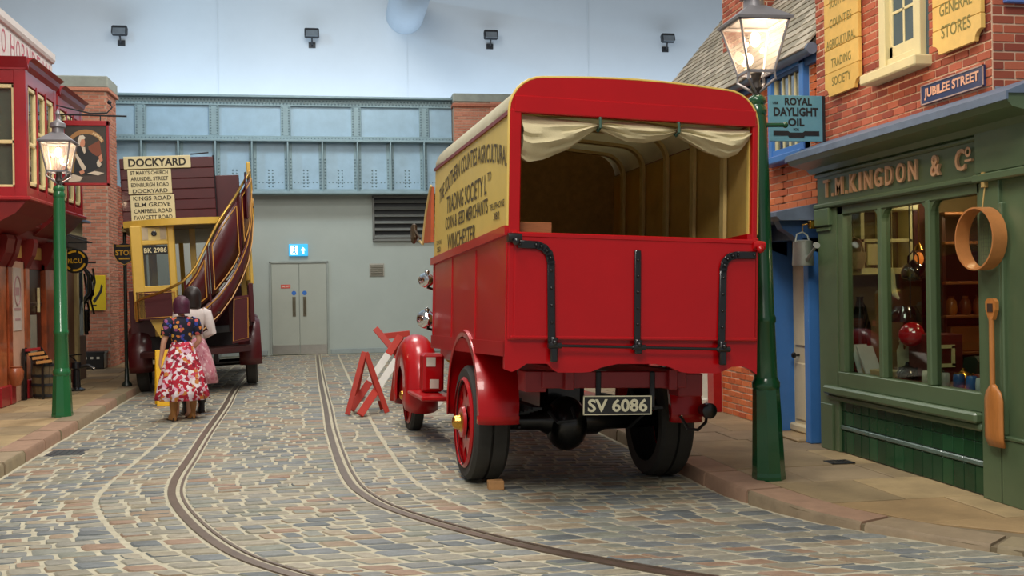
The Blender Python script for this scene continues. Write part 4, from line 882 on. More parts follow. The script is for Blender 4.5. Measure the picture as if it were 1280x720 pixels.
bx(pub, 'pub_window', mat('dark_window', '#2a2f34', .1), ((-4.84, 14.58, .8), (-4.80, 15.18, 2.1)), ((-4.84, 15.52, .8), (-4.80, 15.93, 2.1)), bev=0)
# hanging sign
t = thing('pub_sign', 'red framed hanging pub sign painted with a seated man in a white wig', 'sign', (-3.83, 17.45, 3.4))
Z0 = 3.41
bx(t, 'board', mat('painted_ground', '#3a342e', .45, var=.2), ((-4.15, 17.43, Z0 + .02), (-3.5, 17.47, 4.42)), bev=0)
bx(t, 'frame', m_red, ((-4.18, 17.41, Z0), (-3.47, 17.49, Z0 + .04)), ((-4.18, 17.41, 4.36), (-3.47, 17.49, 4.44)), ((-4.18, 17.41, Z0), (-4.14, 17.49, 4.44)), ((-3.51, 17.41, Z0), (-3.47, 17.49, 4.44)), bev=.006)
def flat(name, m, pts, d):
    k = MB(); k.prism([(-4.16 + p[0] * .68, 17.43 - d, Z0 + p[1]) for p in pts], (0, .004, 0)); return k.build(name, m, t, world=True)
arc = [(.5 + .42 * cos(q), .62 + .27 * sin(q)) for q in np.linspace(.35, pi - .35, 16)]; arc2 = [(.5 + .36 * cos(q), .60 + .22 * sin(q)) for q in np.linspace(pi - .35, .35, 16)]
flat('painted_ribbon', mat('ribbon_ochre', '#a67a4a', .6), arc + arc2, .003)
k = MB()
for ch, q in (('A', 1.10), ('R', .90), ('M', .70), ('S', .50)):
    text(k, ch, (-4.16 + (.5 + .39 * cos(q)) * .68, 17.43, Z0 + .61 + .245 * sin(q)), (sin(q) * .68, 0, -cos(q) * .27), (cos(q) * .27, 0, sin(q) * .68), .05, .045, depth=.005)
k.build('lettering', mat('ribbon_pale', '#dcc79a', .6), t, world=True)
mcoat = mat('painted_coat', '#23262a', .6); mskin = mat('painted_skin', '#c98a6c', .6); mwig = mat('painted_wig', '#d4cbb8', .6); mlin = mat('painted_linen', '#cfc2ac', .6)
flat('painted_curtain', mat('painted_rust', '#7d4430', .6), [(.55, .62), (.8, .72), (.84, .5), (.6, .42)], .002)
flat('painted_coat', mcoat, [(.14, .2), (.16, .45), (.26, .58), (.36, .64), (.5, .6), (.66, .5), (.84, .42), (.86, .3), (.7, .26), (.62, .16)], .004)
flat('painted_gold_cloak', mat('painted_gold', '#8e6f3c', .6), [(.1, .2), (.12, .48), (.26, .6), (.30, .5), (.24, .36), (.22, .2)], .005)
flat('painted_head', mskin, [(.42 + .06 * cos(q), .68 + .075 * sin(q)) for q in np.linspace(0, 2 * pi, 14)[:-1]], .006)
flat('painted_wig', mwig, [(.33, .64), (.32, .72), (.36, .79), (.44, .80), (.49, .76), (.47, .735), (.40, .73), (.375, .68), (.36, .62)], .008)
flat('painted_cravat', mlin, [(.40, .61), (.48, .61), (.49, .53), (.46, .5), (.42, .56)], .008)
flat('painted_sleeve', mlin, [(.24, .5), (.3, .5), (.5, .28), (.46, .24), (.4, .26)], .008)
flat('painted_hand', mskin, [(.34, .22), (.44, .25), (.46, .2), (.38, .17)], .009)
flat('painted_hand', mskin, [(.78, .46), (.84, .5), (.87, .4), (.8, .36)], .009); flat('painted_cuff', mlin, [(.73, .36), (.77, .42), (.84, .34), (.8, .29), (.75, .3)], .008)
flat('painted_papers', mlin, [(.08, .1), (.2, .18), (.42, .13), (.36, .07), (.12, .05)], .008); flat('painted_papers', mlin, [(.52, .19), (.68, .23), (.9, .2), (.76, .16)], .008)
flat('painted_table', mat('painted_umber', '#4a3f3a', .6), [(.04, .04), (.04, .12), (.5, .15), (.94, .17), (.94, .04)], .003)
k = MB(); k.tube([(-4.76, 17.45, 4.55), (-3.2, 17.45, 4.52)], .014, 6); k.tube([(-4.76, 17.45, 4.8), (-3.75, 17.45, 4.56), (-3.5, 17.45, 4.57), (-3.42, 17.45, 4.66), (-3.46, 17.45, 4.74)], .012, 6); k.ball((-3.46, 17.45, 4.74), .035, 8, 6)
for x in (-4.05, -3.6): k.tube([(x, 17.45, 4.44), (x, 17.45, 4.53)], .01, 5)
k.build('iron_bracket', m_iron, t, world=True)
# ---------------------------------------------------------------- low saddlery behind
sad = thing('saddlery', 'low cream harness shop between the public house and the brick pier', 'shop', (-4.9, 21.8, 0))
m_sadc = mat('cream_plaster', '#c9b98c', .7, var=.12)
bx(sad, 'wall', m_sadc, ((-5.4, 19.28, PAVE), (-4.8, 21.5, 3.1)), bev=0)
bx(sad, 'shop_window', mat('dark_window', '#2a2f34', .1), ((-4.81, 20.78, .9), (-4.78, 21.36, 2.3)), bev=0)
bx(sad, 'door_post', mat('limed_oak', '#a08c5c', .6, var=.2, stretch=(6, 6, 1)), ((-4.82, 19.7, PAVE), (-4.7, 19.84, 2.5))); bx(sad, 'door_post', mat('limed_oak', '#a08c5c'), ((-4.82, 20.55, PAVE), (-4.7, 20.7, 2.5)))
bx(sad, 'door', mat('brown_door', '#5c3a24', .5, var=.2), ((-4.82, 19.84, PAVE), (-4.76, 20.55, 2.3)))
bx(sad, 'fascia', mat('dark_fascia', '#2f241c', .5), ((-4.82, 19.4, 2.55), (-4.72, 21.5, 2.8)))
bx(sad, 'stallriser', mat('brown_door', '#5c3a24'), ((-4.82, 20.75, PAVE), (-4.75, 21.42, .9)))
k = MB(); k.prism([(-4.65, 19.28, 3.08), (-4.65, 19.28, 3.12), (-5.4, 19.28, 3.4), (-5.4, 19.28, 3.08)], (0, 2.24, 0)); k.build('roof', m_lead, sad, world=True)
t = thing('round_sign', 'round black and yellow cycling club sign hanging on an iron bracket', 'sign', (-4.6, 20.0, 2.30))
k = MB(); k.lathe([(0, 0), (.215, 0), (.225, .01), (.225, .03), (.215, .04), (0, .04)], 32, (0, -.02, 0), (0, 1, 0)); k.build('disc', m_black, t, smooth=True)
myel = mat('sign_yellow', '#d7a51e', .45)
k = MB()
for a0, a1 in ((.35, 1.25), (1.45, 2.3), (2.6, 4.2), (4.5, 6.0)):
    pts = [(.19 * cos(q), -.026, .19 * sin(q)) for q in np.linspace(a0, a1, 9)] + [(.155 * cos(q), -.026, .155 * sin(q)) for q in np.linspace(a1, a0, 9)]
    k.prism(pts, (0, .004, 0))
k.build('ring_band', myel, t)
k = MB(); text(k, 'N.C.U', (0, -.022, .0), (1, 0, 0), (0, 0, 1), .24, .085, bold=.03, depth=.004); k.build('lettering', myel, t, kind='stuff')
k = MB(); k.tube([(-.2, 0, .33), (.3, 0, .33)], .012, 6); k.tube([(-.2, 0, .5), (.05, 0, .40), (.3, 0, .33)], .009, 6)
for x in (-.12, .12): k.tube([(x, 0, .18), (x, 0, .33)], .006, 5)
k.build('iron_bracket', m_iron, t)
# harness
t = thing('horse_harness', 'black leather horse harness with collar hanging outside the saddlery', 'harness', (-4.84, 21.68, .7))
m_lth = mat('black_leather', '#141212', .22, coat=.5)
k = MB(); k.tube([(.0, -.06, 1.55), (-.14, -.08, 1.35), (-.15, -.1, 1.0), (.0, -.12, .82), (.15, -.1, 1.0), (.14, -.08, 1.35)], [.045, .06, .075, .085, .075, .06], 10, closed=True); k.build('collar', m_lth, t, smooth=True)
k = MB()
for dx, dz, L in ((-.2, 1.6, 1.2), (-.05, .95, .8), (.06, .9, .7), (.18, 1.5, .9), (.02, 1.4, 1.2)):
    k.tube([(dx, -.02, dz), (dx + .05, -.07, dz - L * .3), (dx - .03, -.09, dz - L * .7), (dx + .02, -.05, dz - L)], .022, 6)
k.build('straps', m_lth, t, smooth=True)
k = MB(); k.tube([(-.16, -.1, 1.4), (-.2, -.13, 1.1), (-.1, -.15, .85)], .014, 6); k.tube([(.16, -.1, 1.4), (.2, -.13, 1.1), (.1, -.15, .85)], .014, 6); k.ball((.0, -.16, .95), .03, 8, 6); k.build('hames', m_steel, t, smooth=True)
k = MB(); k.box((-.14, -.1, .25), (.12, -.02, .7), .05); k.build('saddle_pad', m_lth, t, smooth=True)
k = MB(); k.tube([(-.25, -.06, 1.62), (.25, -.06, 1.62)], .015, 6); k.box((-.02, -.17, 1.58), (.02, -.04, 1.64)); k.build('peg', m_iron, t)
t = thing('enamel_poster', 'bright yellow enamel advertisement plate fixed to the brick pier', 'sign', (-5.12, 24.34, 1.32))
bx(t, 'plate', mat('enamel_yellow', '#dcc01e', .35, var=.05), ((-5.31, 24.32, 1.34), (-4.97, 24.36, 2.12)), bev=.004)
k = MB(); k.prism([(-5.2, 24.315, 1.5), (-5.12, 24.315, 1.62), (-5.05, 24.315, 1.74), (-5.02, 24.315, 1.88), (-5.06, 24.315, 1.92), (-5.09, 24.315, 1.78), (-5.15, 24.315, 1.68), (-5.24, 24.315, 1.56)], (0, .004, 0)); k.box((-5.25, 24.315, 1.44), (-5.16, 24.32, 1.47)); k.build('black_motif', m_black, t, world=True)
t = thing('black_trunk', 'low black box with three white marks standing at the foot of the brick pier', 'box', (-5.17, 24.15, PAVE))
bx(t, 'box_body', m_black, ((-5.42, 23.95, PAVE), (-4.95, 24.36, .43)), bev=.015); bx(t, 'lid', m_black, ((-5.44, 23.93, .40), (-4.93, 24.36, .45)), bev=.01)
for i in range(3): k = MB(); k.box((-5.36 + i * .13, 23.945, .28), (-5.30 + i * .13, 23.95, .33)); k.build('white_mark', m_white, t, world=True)
# barrel, trays
def barrel(x, y, r, h, label):
    t = thing('barrel', label, 'barrel', (x, y, PAVE)); N = 14; ms = mat('barrel_oak', ['#6a5a38', '#5c4d30', '#736240', '#64553a'], .6, var=.25, scale=8, stretch=(3, 3, 1))
    R = lambda z: r * (.86 + .14 * sin(pi * z / h))
    for i in range(N):
        a0, a1 = 2 * pi * i / N + .012, 2 * pi * (i + 1) / N - .012; rows = []
        for z in np.linspace(0, h, 6): rows.append([(R(z) * cos(q), R(z) * sin(q), z) for q in (a0, a1)] + [((R(z) - .025) * cos(q), (R(z) - .025) * sin(q), z) for q in (a1, a0)])
        k = MB(); k.grid(rows, cu=True); k.f += [(3, 2, 1, 0), (20, 21, 22, 23)]; k.mi += [0, 0]; k.build('stave', ms, t)
    for z in (.05, .22, h - .22, h - .05):
        k = MB(); k.lathe([(R(z) - .004, z - .02), (R(z) + .006, z - .02), (R(z) + .006, z + .02), (R(z) - .004, z + .02)], 28, cap=False); k.build('hoop', m_iron, t, smooth=True)
    k = MB(); k.lathe([(0, h - .05), (R(h) - .02, h - .05)], 24); k.build('barrel_head', mat('barrel_head', '#4a3c26', .7), t)
barrel(-4.42, 17.45, .27, .58, 'old oak barrel standing against the pub wall behind the green lamp post')
t = thing('slatted_tray', 'dark crate with pale slats leaning above the barrel by the pub door', 'crate', (-4.58, 17.0, PAVE))
bx(t, 'back_board', m_black, ((-4.72, 17.05, PAVE), (-4.68, 17.1, .86)), bev=0)
for i in range(4):
    k = MB(); k.obox((-4.58 + i * .055, 17.1 , .84 - i * .065), (.23, .03, .045), (0, radians(-6), 0), .004); k.build('slat', mat('pale_slat', '#c08a4c', .5, var=.12) if i else m_red, t, world=True)
k = MB(); k.bar((-4.70, 17.13, .86), (-4.50, 17.13, .60), .02, .05); k.bar((-4.47, 17.13, .86), (-4.32, 17.13, .60), .02, .05); k.bar((-4.70, 17.12, PAVE), (-4.70, 17.12, .86), .05, .04, up=(0, 1, 0)); k.bar((-4.45, 17.16, PAVE), (-4.45, 17.14, .75), .03, .03, up=(0, 1, 0)); k.build('crate_frame', m_black, t, world=True)
t = thing('hand_pump', 'black cast iron hand pump beside the barrel, half hidden by the lamp post', 'pump', (-4.28, 18.55, PAVE))
k = MB(); k.lathe([(.14, 0), (.14, .03), (.07, .06), (.06, .36), (.09, .38), (.08, .48), (0, .5)], 14); k.build('pump_body', m_black, t, smooth=True); k = MB(); k.tube([(.05, 0, .4), (.2, -.02, .42), (.3, -.02, .36)], [.04, .03, .035], 8); k.build('spout', m_black, t, smooth=True); k = MB(); k.tube([(0, 0, .5), (-.1, 0, .6), (.12, -.1, .62)], .014, 6); k.build('handle', m_black, t, smooth=True)
# bus stop pole
t = thing('bus_stop', 'slim dark bus stop pole with yellow lettered stop shield', 'bus stop', (-3.58, 19.15, PAVE))
k = MB(); k.tube([(0, 0, 0), (0, 0, 2.75)], .03, 10); k.lathe([(.09, 0), (.09, .04), (.04, .1), (.035, .3), (.03, .32)], 12); k.ball((0, 0, 2.78), .045, 10, 6); k.build('pole', mat('dark_green_pole', '#18241f', .4), t, smooth=True)
k = MB(); k.prism([(-.18, -.05, 2.5), (-.1, -.05, 2.485), (0, -.05, 2.52), (.1, -.05, 2.485), (.18, -.05, 2.5), (.17, -.05, 2.3), (.12, -.05, 2.2), (0, -.05, 2.13), (-.12, -.05, 2.2), (-.17, -.05, 2.3)], (0, .02, 0)); sh = k.build('shield', m_black, t)
k = MB(); text(k, 'STOP', (0, -.05, 2.345), (1, 0, 0), (0, 0, 1), .29, .095, bold=.03, depth=.004); k.build('lettering', myel, sh)
k = MB(); k.box((-.13, -.055, 2.45), (.13, -.05, 2.475)); k.box((-.09, -.055, 2.225), (.09, -.05, 2.255)); k.tube([(-.178, -.052, 2.5), (-.168, -.052, 2.3), (-.12, -.052, 2.2), (0, -.052, 2.13), (.12, -.052, 2.2), (.168, -.052, 2.3), (.178, -.052, 2.5)], .006, 4); k.build('yellow_bands', myel, sh)
# drain cover
t = thing('drain_cover', 'flat rectangular iron drain cover in the setts by the left kerb', 'drain cover', (-2.84, 11.98, road_z(-2.84)))
k = MB(); k.box((-.23, -.25, -.03), (.23, .25, .0), .005); k.build('plate', mat('worn_iron', '#5d6268', .4, .6, var=.2), t)
k = MB(); [k.box((-.19 + i * .065, -.2, 0), (-.16 + i * .065, .2, .004)) for i in range(6)]; k.build('ribs', mat('worn_iron', '#5d6268'), t, kind='stuff')
# ---------------------------------------------------------------- the red lorry
m_lred = mat('lorry_red', '#b0030c', .30, var=.05, scale=3, coat=.35, spec=.35)
m_lred2 = mat('lorry_chassis_red', '#8e1218', .4, var=.12, coat=.2)
m_lyel = mat('lorry_yellow', '#ecd070', .45, var=.05, scale=3, coat=.1, thru=.22)
m_canvas = mat('canvas_cream', '#c9bd96', .85, var=.10, scale=3, bump=.2, bscale=120)
m_roofc = mat('roof_canvas', '#cfc9ae', .8, var=.08, scale=3, thru=.3)
m_inner = mat('inner_boarding', '#a67e40', .7, var=.2, scale=3, stretch=(4, 1, 4))
m_hoop = mat('ash_hoop', '#d2b878', .6, var=.1)
m_rub = mat('tyre_rubber', '#33322f', .75, var=.15, scale=10)
m_chrome = mat('chrome', '#cfd2d4', .08, 1.0, var=0)
m_ltext = mat('sign_brown', '#4a4026', .6)
TL = (2.05, 8.98, -.02); TR = (radians(-.8), radians(2.0), radians(4.2))
lorry = thing('delivery_lorry', 'vintage red delivery lorry with yellow canvas body seen from its open tailboard end', 'lorry', TL, TR)
def P_(name, m, *boxes, bev=.008, smooth=False, parent=None, label=None):
    k = MB()
    for a, c in boxes: k.box(a, c, bev)
    return k.build(name, m, parent or lorry, smooth=smooth, label=label)
def outline(z_spring, z_top, xl, xr, rad, n=8):
    """rounded roof outline from the left spring to the right one, slightly cambered"""
    pts = [(xl, z_spring)]
    zc = z_top - .03 - rad
    pts += [(xl + rad - rad * cos(q), zc + rad * sin(q)) for q in np.linspace(0, pi / 2, n)]
    pts += [(xl + rad + (xr - xl - 2 * rad) * t, z_top - .03 + .03 * sin(pi * t)) for t in np.linspace(0, 1, 9)[1:-1]]
    pts += [(xr - rad + rad * sin(q), zc + rad * cos(q)) for q in np.linspace(0, pi / 2, n)]
    pts += [(xr, z_spring)]
    return pts
yb0, yb1 = -1.5, 1.68
# red lower sides, slightly waisted to the front
for s, nm in ((-1, 'side_panel'), (1, 'side_panel')):
    k = MB(); x0, x1 = s * .97, s * .93
    k.prism([(x0, yb0, 1.22), (x0, yb0, 2.04), (x0, yb1, 1.96), (x0, yb1, 1.10)], (x1 - x0, 0, 0)); sp = k.build(nm, m_lred, lorry)
    k = MB(); k.prism([(s * 1.0, yb0 - .02, 2.0), (s * 1.0, yb0 - .02, 2.07), (s * 1.0, yb1 + .02, 1.985), (s * 1.0, yb1 + .02, 1.915)], (-s * .08, 0, 0)); k.build('waist_rail', m_lred, sp)
    k = MB(); k.prism([(s * .985, yb0, 1.12), (s * .985, yb0, 1.225), (s * .985, yb1, 1.20), (s * .985, yb1, 1.07)], (-s * .08, 0, 0)); k.build('bottom_rail', m_lred, sp)
    for y in (-1.47, -.4, .65, 1.64): k = MB(); k.box((s * .978, y - .025, 1.2), (s * .95, y + .025, 1.95), .006); k.build('side_post', m_lred, sp)
    k = MB(); k.prism([(s * .965, yb0 + .02, 2.06), (s * .965, yb0 + .02, 2.9), (s * .965, yb1, 2.89), (s * .965, yb1, 1.98)], (-s * .02, 0, 0)); yp = k.build('canvas_side', m_lyel, lorry)
    k = MB(); k.prism([(s * .98, yb0 + .01, 2.885), (s * .98, yb0 + .01, 2.915), (s * .98, yb1, 2.905), (s * .98, yb1, 2.875)], (-s * .03, 0, 0)); k.build('maroon_batten', m_red2, yp)
    if s < 0:
        for nm_, lst in (('headline_lettering', [('THE SOUTHERN COUNTIES AGRICULTURAL', -.02, 2.58, 2.86, .15, .17)]), ('body_lettering', [('TRADING SOCIETY L', .12, 2.46, 1.75, .165, 0), ('TD', -.85, 2.51, .14, .07, 0), ('CORN & SEED MERCHANTS', .12, 2.285, 1.86, .12, 0), ('WINCHESTER.', .27, 2.10, 1.32, .15, 0), ('TELEPHONE', -1.12, 2.255, .5, .05, 0), ('382', -1.12, 2.175, .2, .06, 0), ('TELEPHONE', 1.4, 2.13, .28, .04, 0), ('382', 1.4, 2.06, .2, .05, 0)])):
            k = MB()
            for st, y, z, wd, h, ar in lst: text(k, st, (-.965, y, z), (0, -1, 0), (0, 0, 1), wd, h, bold=.01, depth=.004, arch=ar)
            k.build(nm_, m_ltext, yp, kind='stuff')
# roof skin
ol = outline(2.9, 3.18, -.96, .97, .25)
k = MB(); k.grid([[(p[0], y, p[1]) for p in ol] for y in np.linspace(yb0 + .01, yb1, 6)]); k.build('roof_canvas', m_roofc, lorry, smooth=True, solid=.02)
# rear frame: posts, arched header, light edging
op = [(-.885, 2.0), (-.885, 2.87), (-.86, 2.895), (.94, 2.905), (.955, 2.88), (.955, 2.0)]
P_('rear_post', m_lred, ((-.97, yb0 - .03, 2.0), (-.885, yb0 + .06, 2.92))); P_('rear_post', m_lred, ((.955, yb0 - .03, 2.0), (1.0, yb0 + .06, 2.92)))
ho = [(-.97, 2.9)] + outline(2.93, 3.19, -.97, 1.0, .26) + [(1.0, 2.9)]
k = MB(); k.prism([(p[0], yb0 + .04, p[1]) for p in ho], (0, -.06, 0)); k.build('arched_header', m_lred, lorry)
k = MB(); k.box((-.94, yb0 - .035, 2.895), (.98, yb0 - .015, 3.02), .006); k.build('header_board', m_lred, lorry)
k = MB(); k.tube([(p[0], yb0 - .01, p[1] + .008) for p in outline(2.06, 3.19, -.975, 1.005, .26)], .011, 6); k.build('edge_beading', m_lyel, lorry, smooth=True)
# inside
P_('floor', mat('lorry_floor', '#4a3422', .7, var=.2), ((-.93, yb0, 1.2), (.95, yb1, 1.26)), bev=0)
k = MB(); k.prism([(p[0], yb1 - .06, p[1]) for p in outline(1.2, 3.16, -.95, .96, .25)], (0, .05, 0)); k.build('front_bulkhead', m_inner, lorry)
for s in (-1, 1):
    for i in range(6): P_('lining_board', m_inner, ((s * .915, yb0 + .06, 1.26 + i * .13), (s * .93, yb1 - .06, 1.385 + i * .13)), bev=.004)
P_('canvas_lining', mat('canvas_lining', '#e6d49a', .8, thru=.5), ((.945, yb0 + .05, 2.04), (.95, yb1 - .06, 2.9)), bev=0); P_('canvas_lining', mat('canvas_lining', '#e6d49a', .8, thru=.5), ((-.95, yb0 + .05, 2.04), (-.945, yb1 - .06, 2.9)), bev=0)
for y in (-1.1, -.5, .1, .7, 1.25):
    hp = outline(1.3, 3.12, -.915, .93, .24)
    k = MB(); n = len(hp)
    ring = []
    for i, p in enumerate(hp):
        a = hp[max(i - 1, 0)]; c = hp[min(i + 1, n - 1)]; d = V((c[0] - a[0], 0, c[1] - a[1])).normalized(); nn = V((d.z, 0, -d.x))
        q = V((p[0], y, p[1])); ring.append([q + V((0, -.035, 0)), q + V((0, .035, 0)), q + V((0, .035, 0)) + nn * .03, q + V((0, -.035, 0)) + nn * .03])
    k.grid(ring, cu=True); k.f += [(3, 2, 1, 0), tuple(range(4 * n - 4, 4 * n))]; k.mi += [0, 0]; k.build('roof_hoop', m_hoop, lorry, smooth=True)
# rolled canvas curtain in three swags
def swag(pts, name):
    """pts: (x, top z, bottom z)"""
    rows = []; xs = np.linspace(pts[0][0], pts[-1][0], 28); rn = random.Random(int(abs(pts[0][0]) * 100))
    tz = np.interp(xs, [p[0] for p in pts], [p[1] for p in pts]); bz = np.interp(xs, [p[0] for p in pts], [p[2] for p in pts])
    for i, x in enumerate(xs):
        row = []
        h = tz[i] - bz[i]
        for j, u in enumerate(np.linspace(0, 1, 15)):
            bulge = sin(pi * u) * min(.10, h * .42 + .02)
            fold = .014 * sin(u * 17 + x * 5) * sin(pi * u) + .008 * sin(u * 31 - x * 9)
            row.append((x, yb0 + .055 - bulge - fold - .02 * u, tz[i] - h * u))
        row += [(x, yb0 + .10, bz[i] + .01), (x, yb0 + .09, tz[i])]
        rows.append(row)
    k = MB(); k.grid(rows, cu=False); return k.build(name, m_canvas, lorry, smooth=True)
swag([(-.875, 2.89, 2.58), (-.82, 2.89, 2.545), (-.7, 2.885, 2.57), (-.5, 2.88, 2.66), (-.36, 2.87, 2.77), (-.29, 2.86, 2.82)], 'canvas_swag')
swag([(-.28, 2.86, 2.82), (-.2, 2.88, 2.79), (-.05, 2.885, 2.735), (.1, 2.885, 2.735), (.25, 2.875, 2.77), (.335, 2.86, 2.82)], 'canvas_swag')
swag([(.345, 2.86, 2.82), (.42, 2.88, 2.78), (.6, 2.885, 2.695), (.76, 2.89, 2.65), (.86, 2.89, 2.69), (.945, 2.89, 2.80)], 'canvas_swag')
for x in (-.285, .34): k = MB(); k.tube([(x, yb0 + .0, 2.93), (x, yb0 - .035, 2.88), (x, yb0 - .04, 2.82), (x, yb0 + .02, 2.80), (x, yb0 + .08, 2.84)], .011, 6); k.build('tie_cord', mat('cord_green', '#39584a', .7), lorry)
# tailboard
tb = P_('tailboard', m_lred, ((-.93, yb0 - .05, 1.25), (.985, yb0, 2.02)), bev=.01)
P_('tailboard_frame', m_lred, ((-.97, yb0 - .035, 1.24), (-.90, yb0 + .01, 2.04)), ((.96, yb0 - .035, 1.24), (1.01, yb0 + .01, 2.04)), ((-.95, yb0 - .055, 1.985), (.99, yb0 - .01, 2.025)), ((-.95, yb0 - .055, 1.245), (.99, yb0 - .01, 1.275)))
def strap(pts, name, w=.058):
    k = MB()
    for a, c in zip(pts, pts[1:]): k.bar((a[0], yb0 - .065, a[1]), (c[0], yb0 - .065, c[1]), .02, w, up=(-(c[1] - a[1]), 0, c[0] - a[0]), bev=.006)
    for a in pts[1:-1]: k.lathe([(w / 2, -.01), (w / 2, .01)], 12, (a[0], yb0 - .065, a[1]), (0, 1, 0))
    for i in range(len(pts) - 1):
        a, c = pts[i], pts[i + 1]; L = sqrt((a[0] - c[0]) ** 2 + (a[1] - c[1]) ** 2)
        for t in ((.5,) if L < .15 else np.linspace(.1, .9, max(2, int(L / .12)))): k.ball((a[0] + (c[0] - a[0]) * t, yb0 - .078, a[1] + (c[1] - a[1]) * t), .011, 8, 5)
    o = k.build(name, m_black, lorry, smooth=True); return o
strap([(-.91, 1.935), (-.76, 1.93), (-.71, 1.91), (-.675, 1.87), (-.66, 1.81), (-.645, 1.18)], 'corner_strap')
strap([(.97, 1.905), (.80, 1.90), (.75, 1.885), (.715, 1.85), (.70, 1.79), (.69, 1.16)], 'corner_strap')
strap([(.01, 1.915), (.015, 1.17)], 'centre_strap', .05)
k = MB(); k.tube([(-.66, yb0 - .085, 1.205), (.71, yb0 - .085, 1.185)], .011, 8); k.build('hinge_rod', m_black, lorry, smooth=True)
for x, z in ((-.63, 1.205), (.02, 1.195), (.70, 1.185)):
    k = MB(); k.tube([(x - .05, yb0 - .085, z), (x + .05, yb0 - .085, z)], .022, 10); k.box((x - .028, yb0 - .09, z - .12 if abs(x) > .1 else z - .05), (x + .028, yb0 - .05, z + .06), .01); k.ball((x, yb0 - .1, z + .02), .02, 8, 6); k.build('hinge', m_black, lorry, smooth=True)
for x, s in ((-.92, -1), (.99, 1)):
    k = MB(); k.lathe([(.035, -.05), (.04, 0), (.035, .05)], 12, (x + s * .01, yb0 - .04, 1.98), (1, 0, 0)); k.ball((x + s * .005, yb0 - .09, 1.95), .03, 10, 6); k.build('corner_pin', m_lred if s > 0 else m_black, lorry, smooth=True)
# scalloped skirt under the tailboard
sk = [(-.985, 1.25), (-.985, 1.03), (-.93, 1.01), (-.88, 1.03), (-.82, 1.07), (-.66, 1.07), (-.61, 1.02), (-.58, 1.005), (-.40, 1.005), (-.33, 1.01), (-.24, 1.045), (-.12, 1.07), (.18, 1.07), (.30, 1.045), (.38, 1.01), (.45, 1.0), (.68, 1.0), (.74, 1.02), (.80, 1.05), (.90, 1.05), (.97, 1.02), (1.01, .99), (1.01, 1.25)]
k = MB(); 
for a, c in zip(sk[1:-1], sk[2:-1]): k.prism([(a[0], yb0 + .03, a[1]), (c[0], yb0 + .03, c[1]), (c[0], yb0 + .03, 1.25), (a[0], yb0 + .03, 1.25)], (0, -.05, 0))
k.build('scalloped_skirt', m_lred, lorry)
# chassis
P_('rear_crossmember', m_lred2, ((-.62, -1.25, .87), (.55, -1.17, 1.0)), ((-.75, -1.22, .84), (-.58, -1.0, 1.0)), ((.5, -1.22, .80), (.70, -1.0, .98)))
for x in (-.42, .42): P_('chassis_rail', m_lred2, ((x - .035, -1.3, .86), (x + .035, 4.1, 1.02)))
for x in (-.18, .26): P_('hanger', m_iron, ((x - .02, -1.27, .72), (x + .02, -1.24, 1.0)))
npl = P_('number_plate', m_black, ((-.315, -1.32, .675), (.225, -1.30, .815)), bev=.004)
k = MB(); text(k, 'SV 6086', (-.045, -1.321, .745), (1, 0, 0), (0, 0, 1), .48, .10, bold=.03, depth=.004); k.build('lettering', mat('plate_silver', '#d6d2b4', .4), npl)
P_('plate_rim', mat('plate_silver', '#d6d2b4', .4), ((-.32, -1.325, .672), (.23, -1.315, .680)), ((-.32, -1.325, .81), (.23, -1.315, .818)), ((-.32, -1.325, .672), (-.312, -1.315, .818)), ((.222, -1.325, .672), (.23, -1.315, .818)), bev=0, parent=npl)
k = MB(); k.lathe([(.05, -.8), (.075, -.75), (.09, -.3), (.13, -.22), (.13, .22), (.09, .3), (.075, .75), (.05, .8)], 16, (0, 0, .5), (1, 0, 0)); k.ball((-.05, 0, .47), .24, 16, 10, (.8, 1, 1)); k.build('rear_axle', m_black, lorry, smooth=True)
P_('gearbox', m_black, ((-.22, .2, .5), (.2, 1.2, .9)), ((-.12, 1.2, .55), (.12, 3.3, .8)), bev=.06)
for x in (-.52, .52):
    k = MB()
    for i in range(5): L = .75 - i * .13; k.box((x - .04, -L, .66 + i * -.022), (x + .04, L, .68 + i * -.022))
    k.box((x - .05, -.06, .5), (x + .05, .06, .7)); k.build('leaf_spring', m_iron, lorry, kind='stuff')
k = MB(); k.tube([(-.35, -.5, .62), (-.33, -.7, .55), (-.2, -.75, .58), (-.18, -.6, .66)], .016, 6); k.tube([(.4, -.4, .8), (.45, -.6, .6), (.42, -.3, .45)], .014, 6); k.tube([(-.5, 2.0, .55), (-.5, -.1, .45)], .014, 6); k.build('brake_rods', m_iron, lorry, smooth=True)
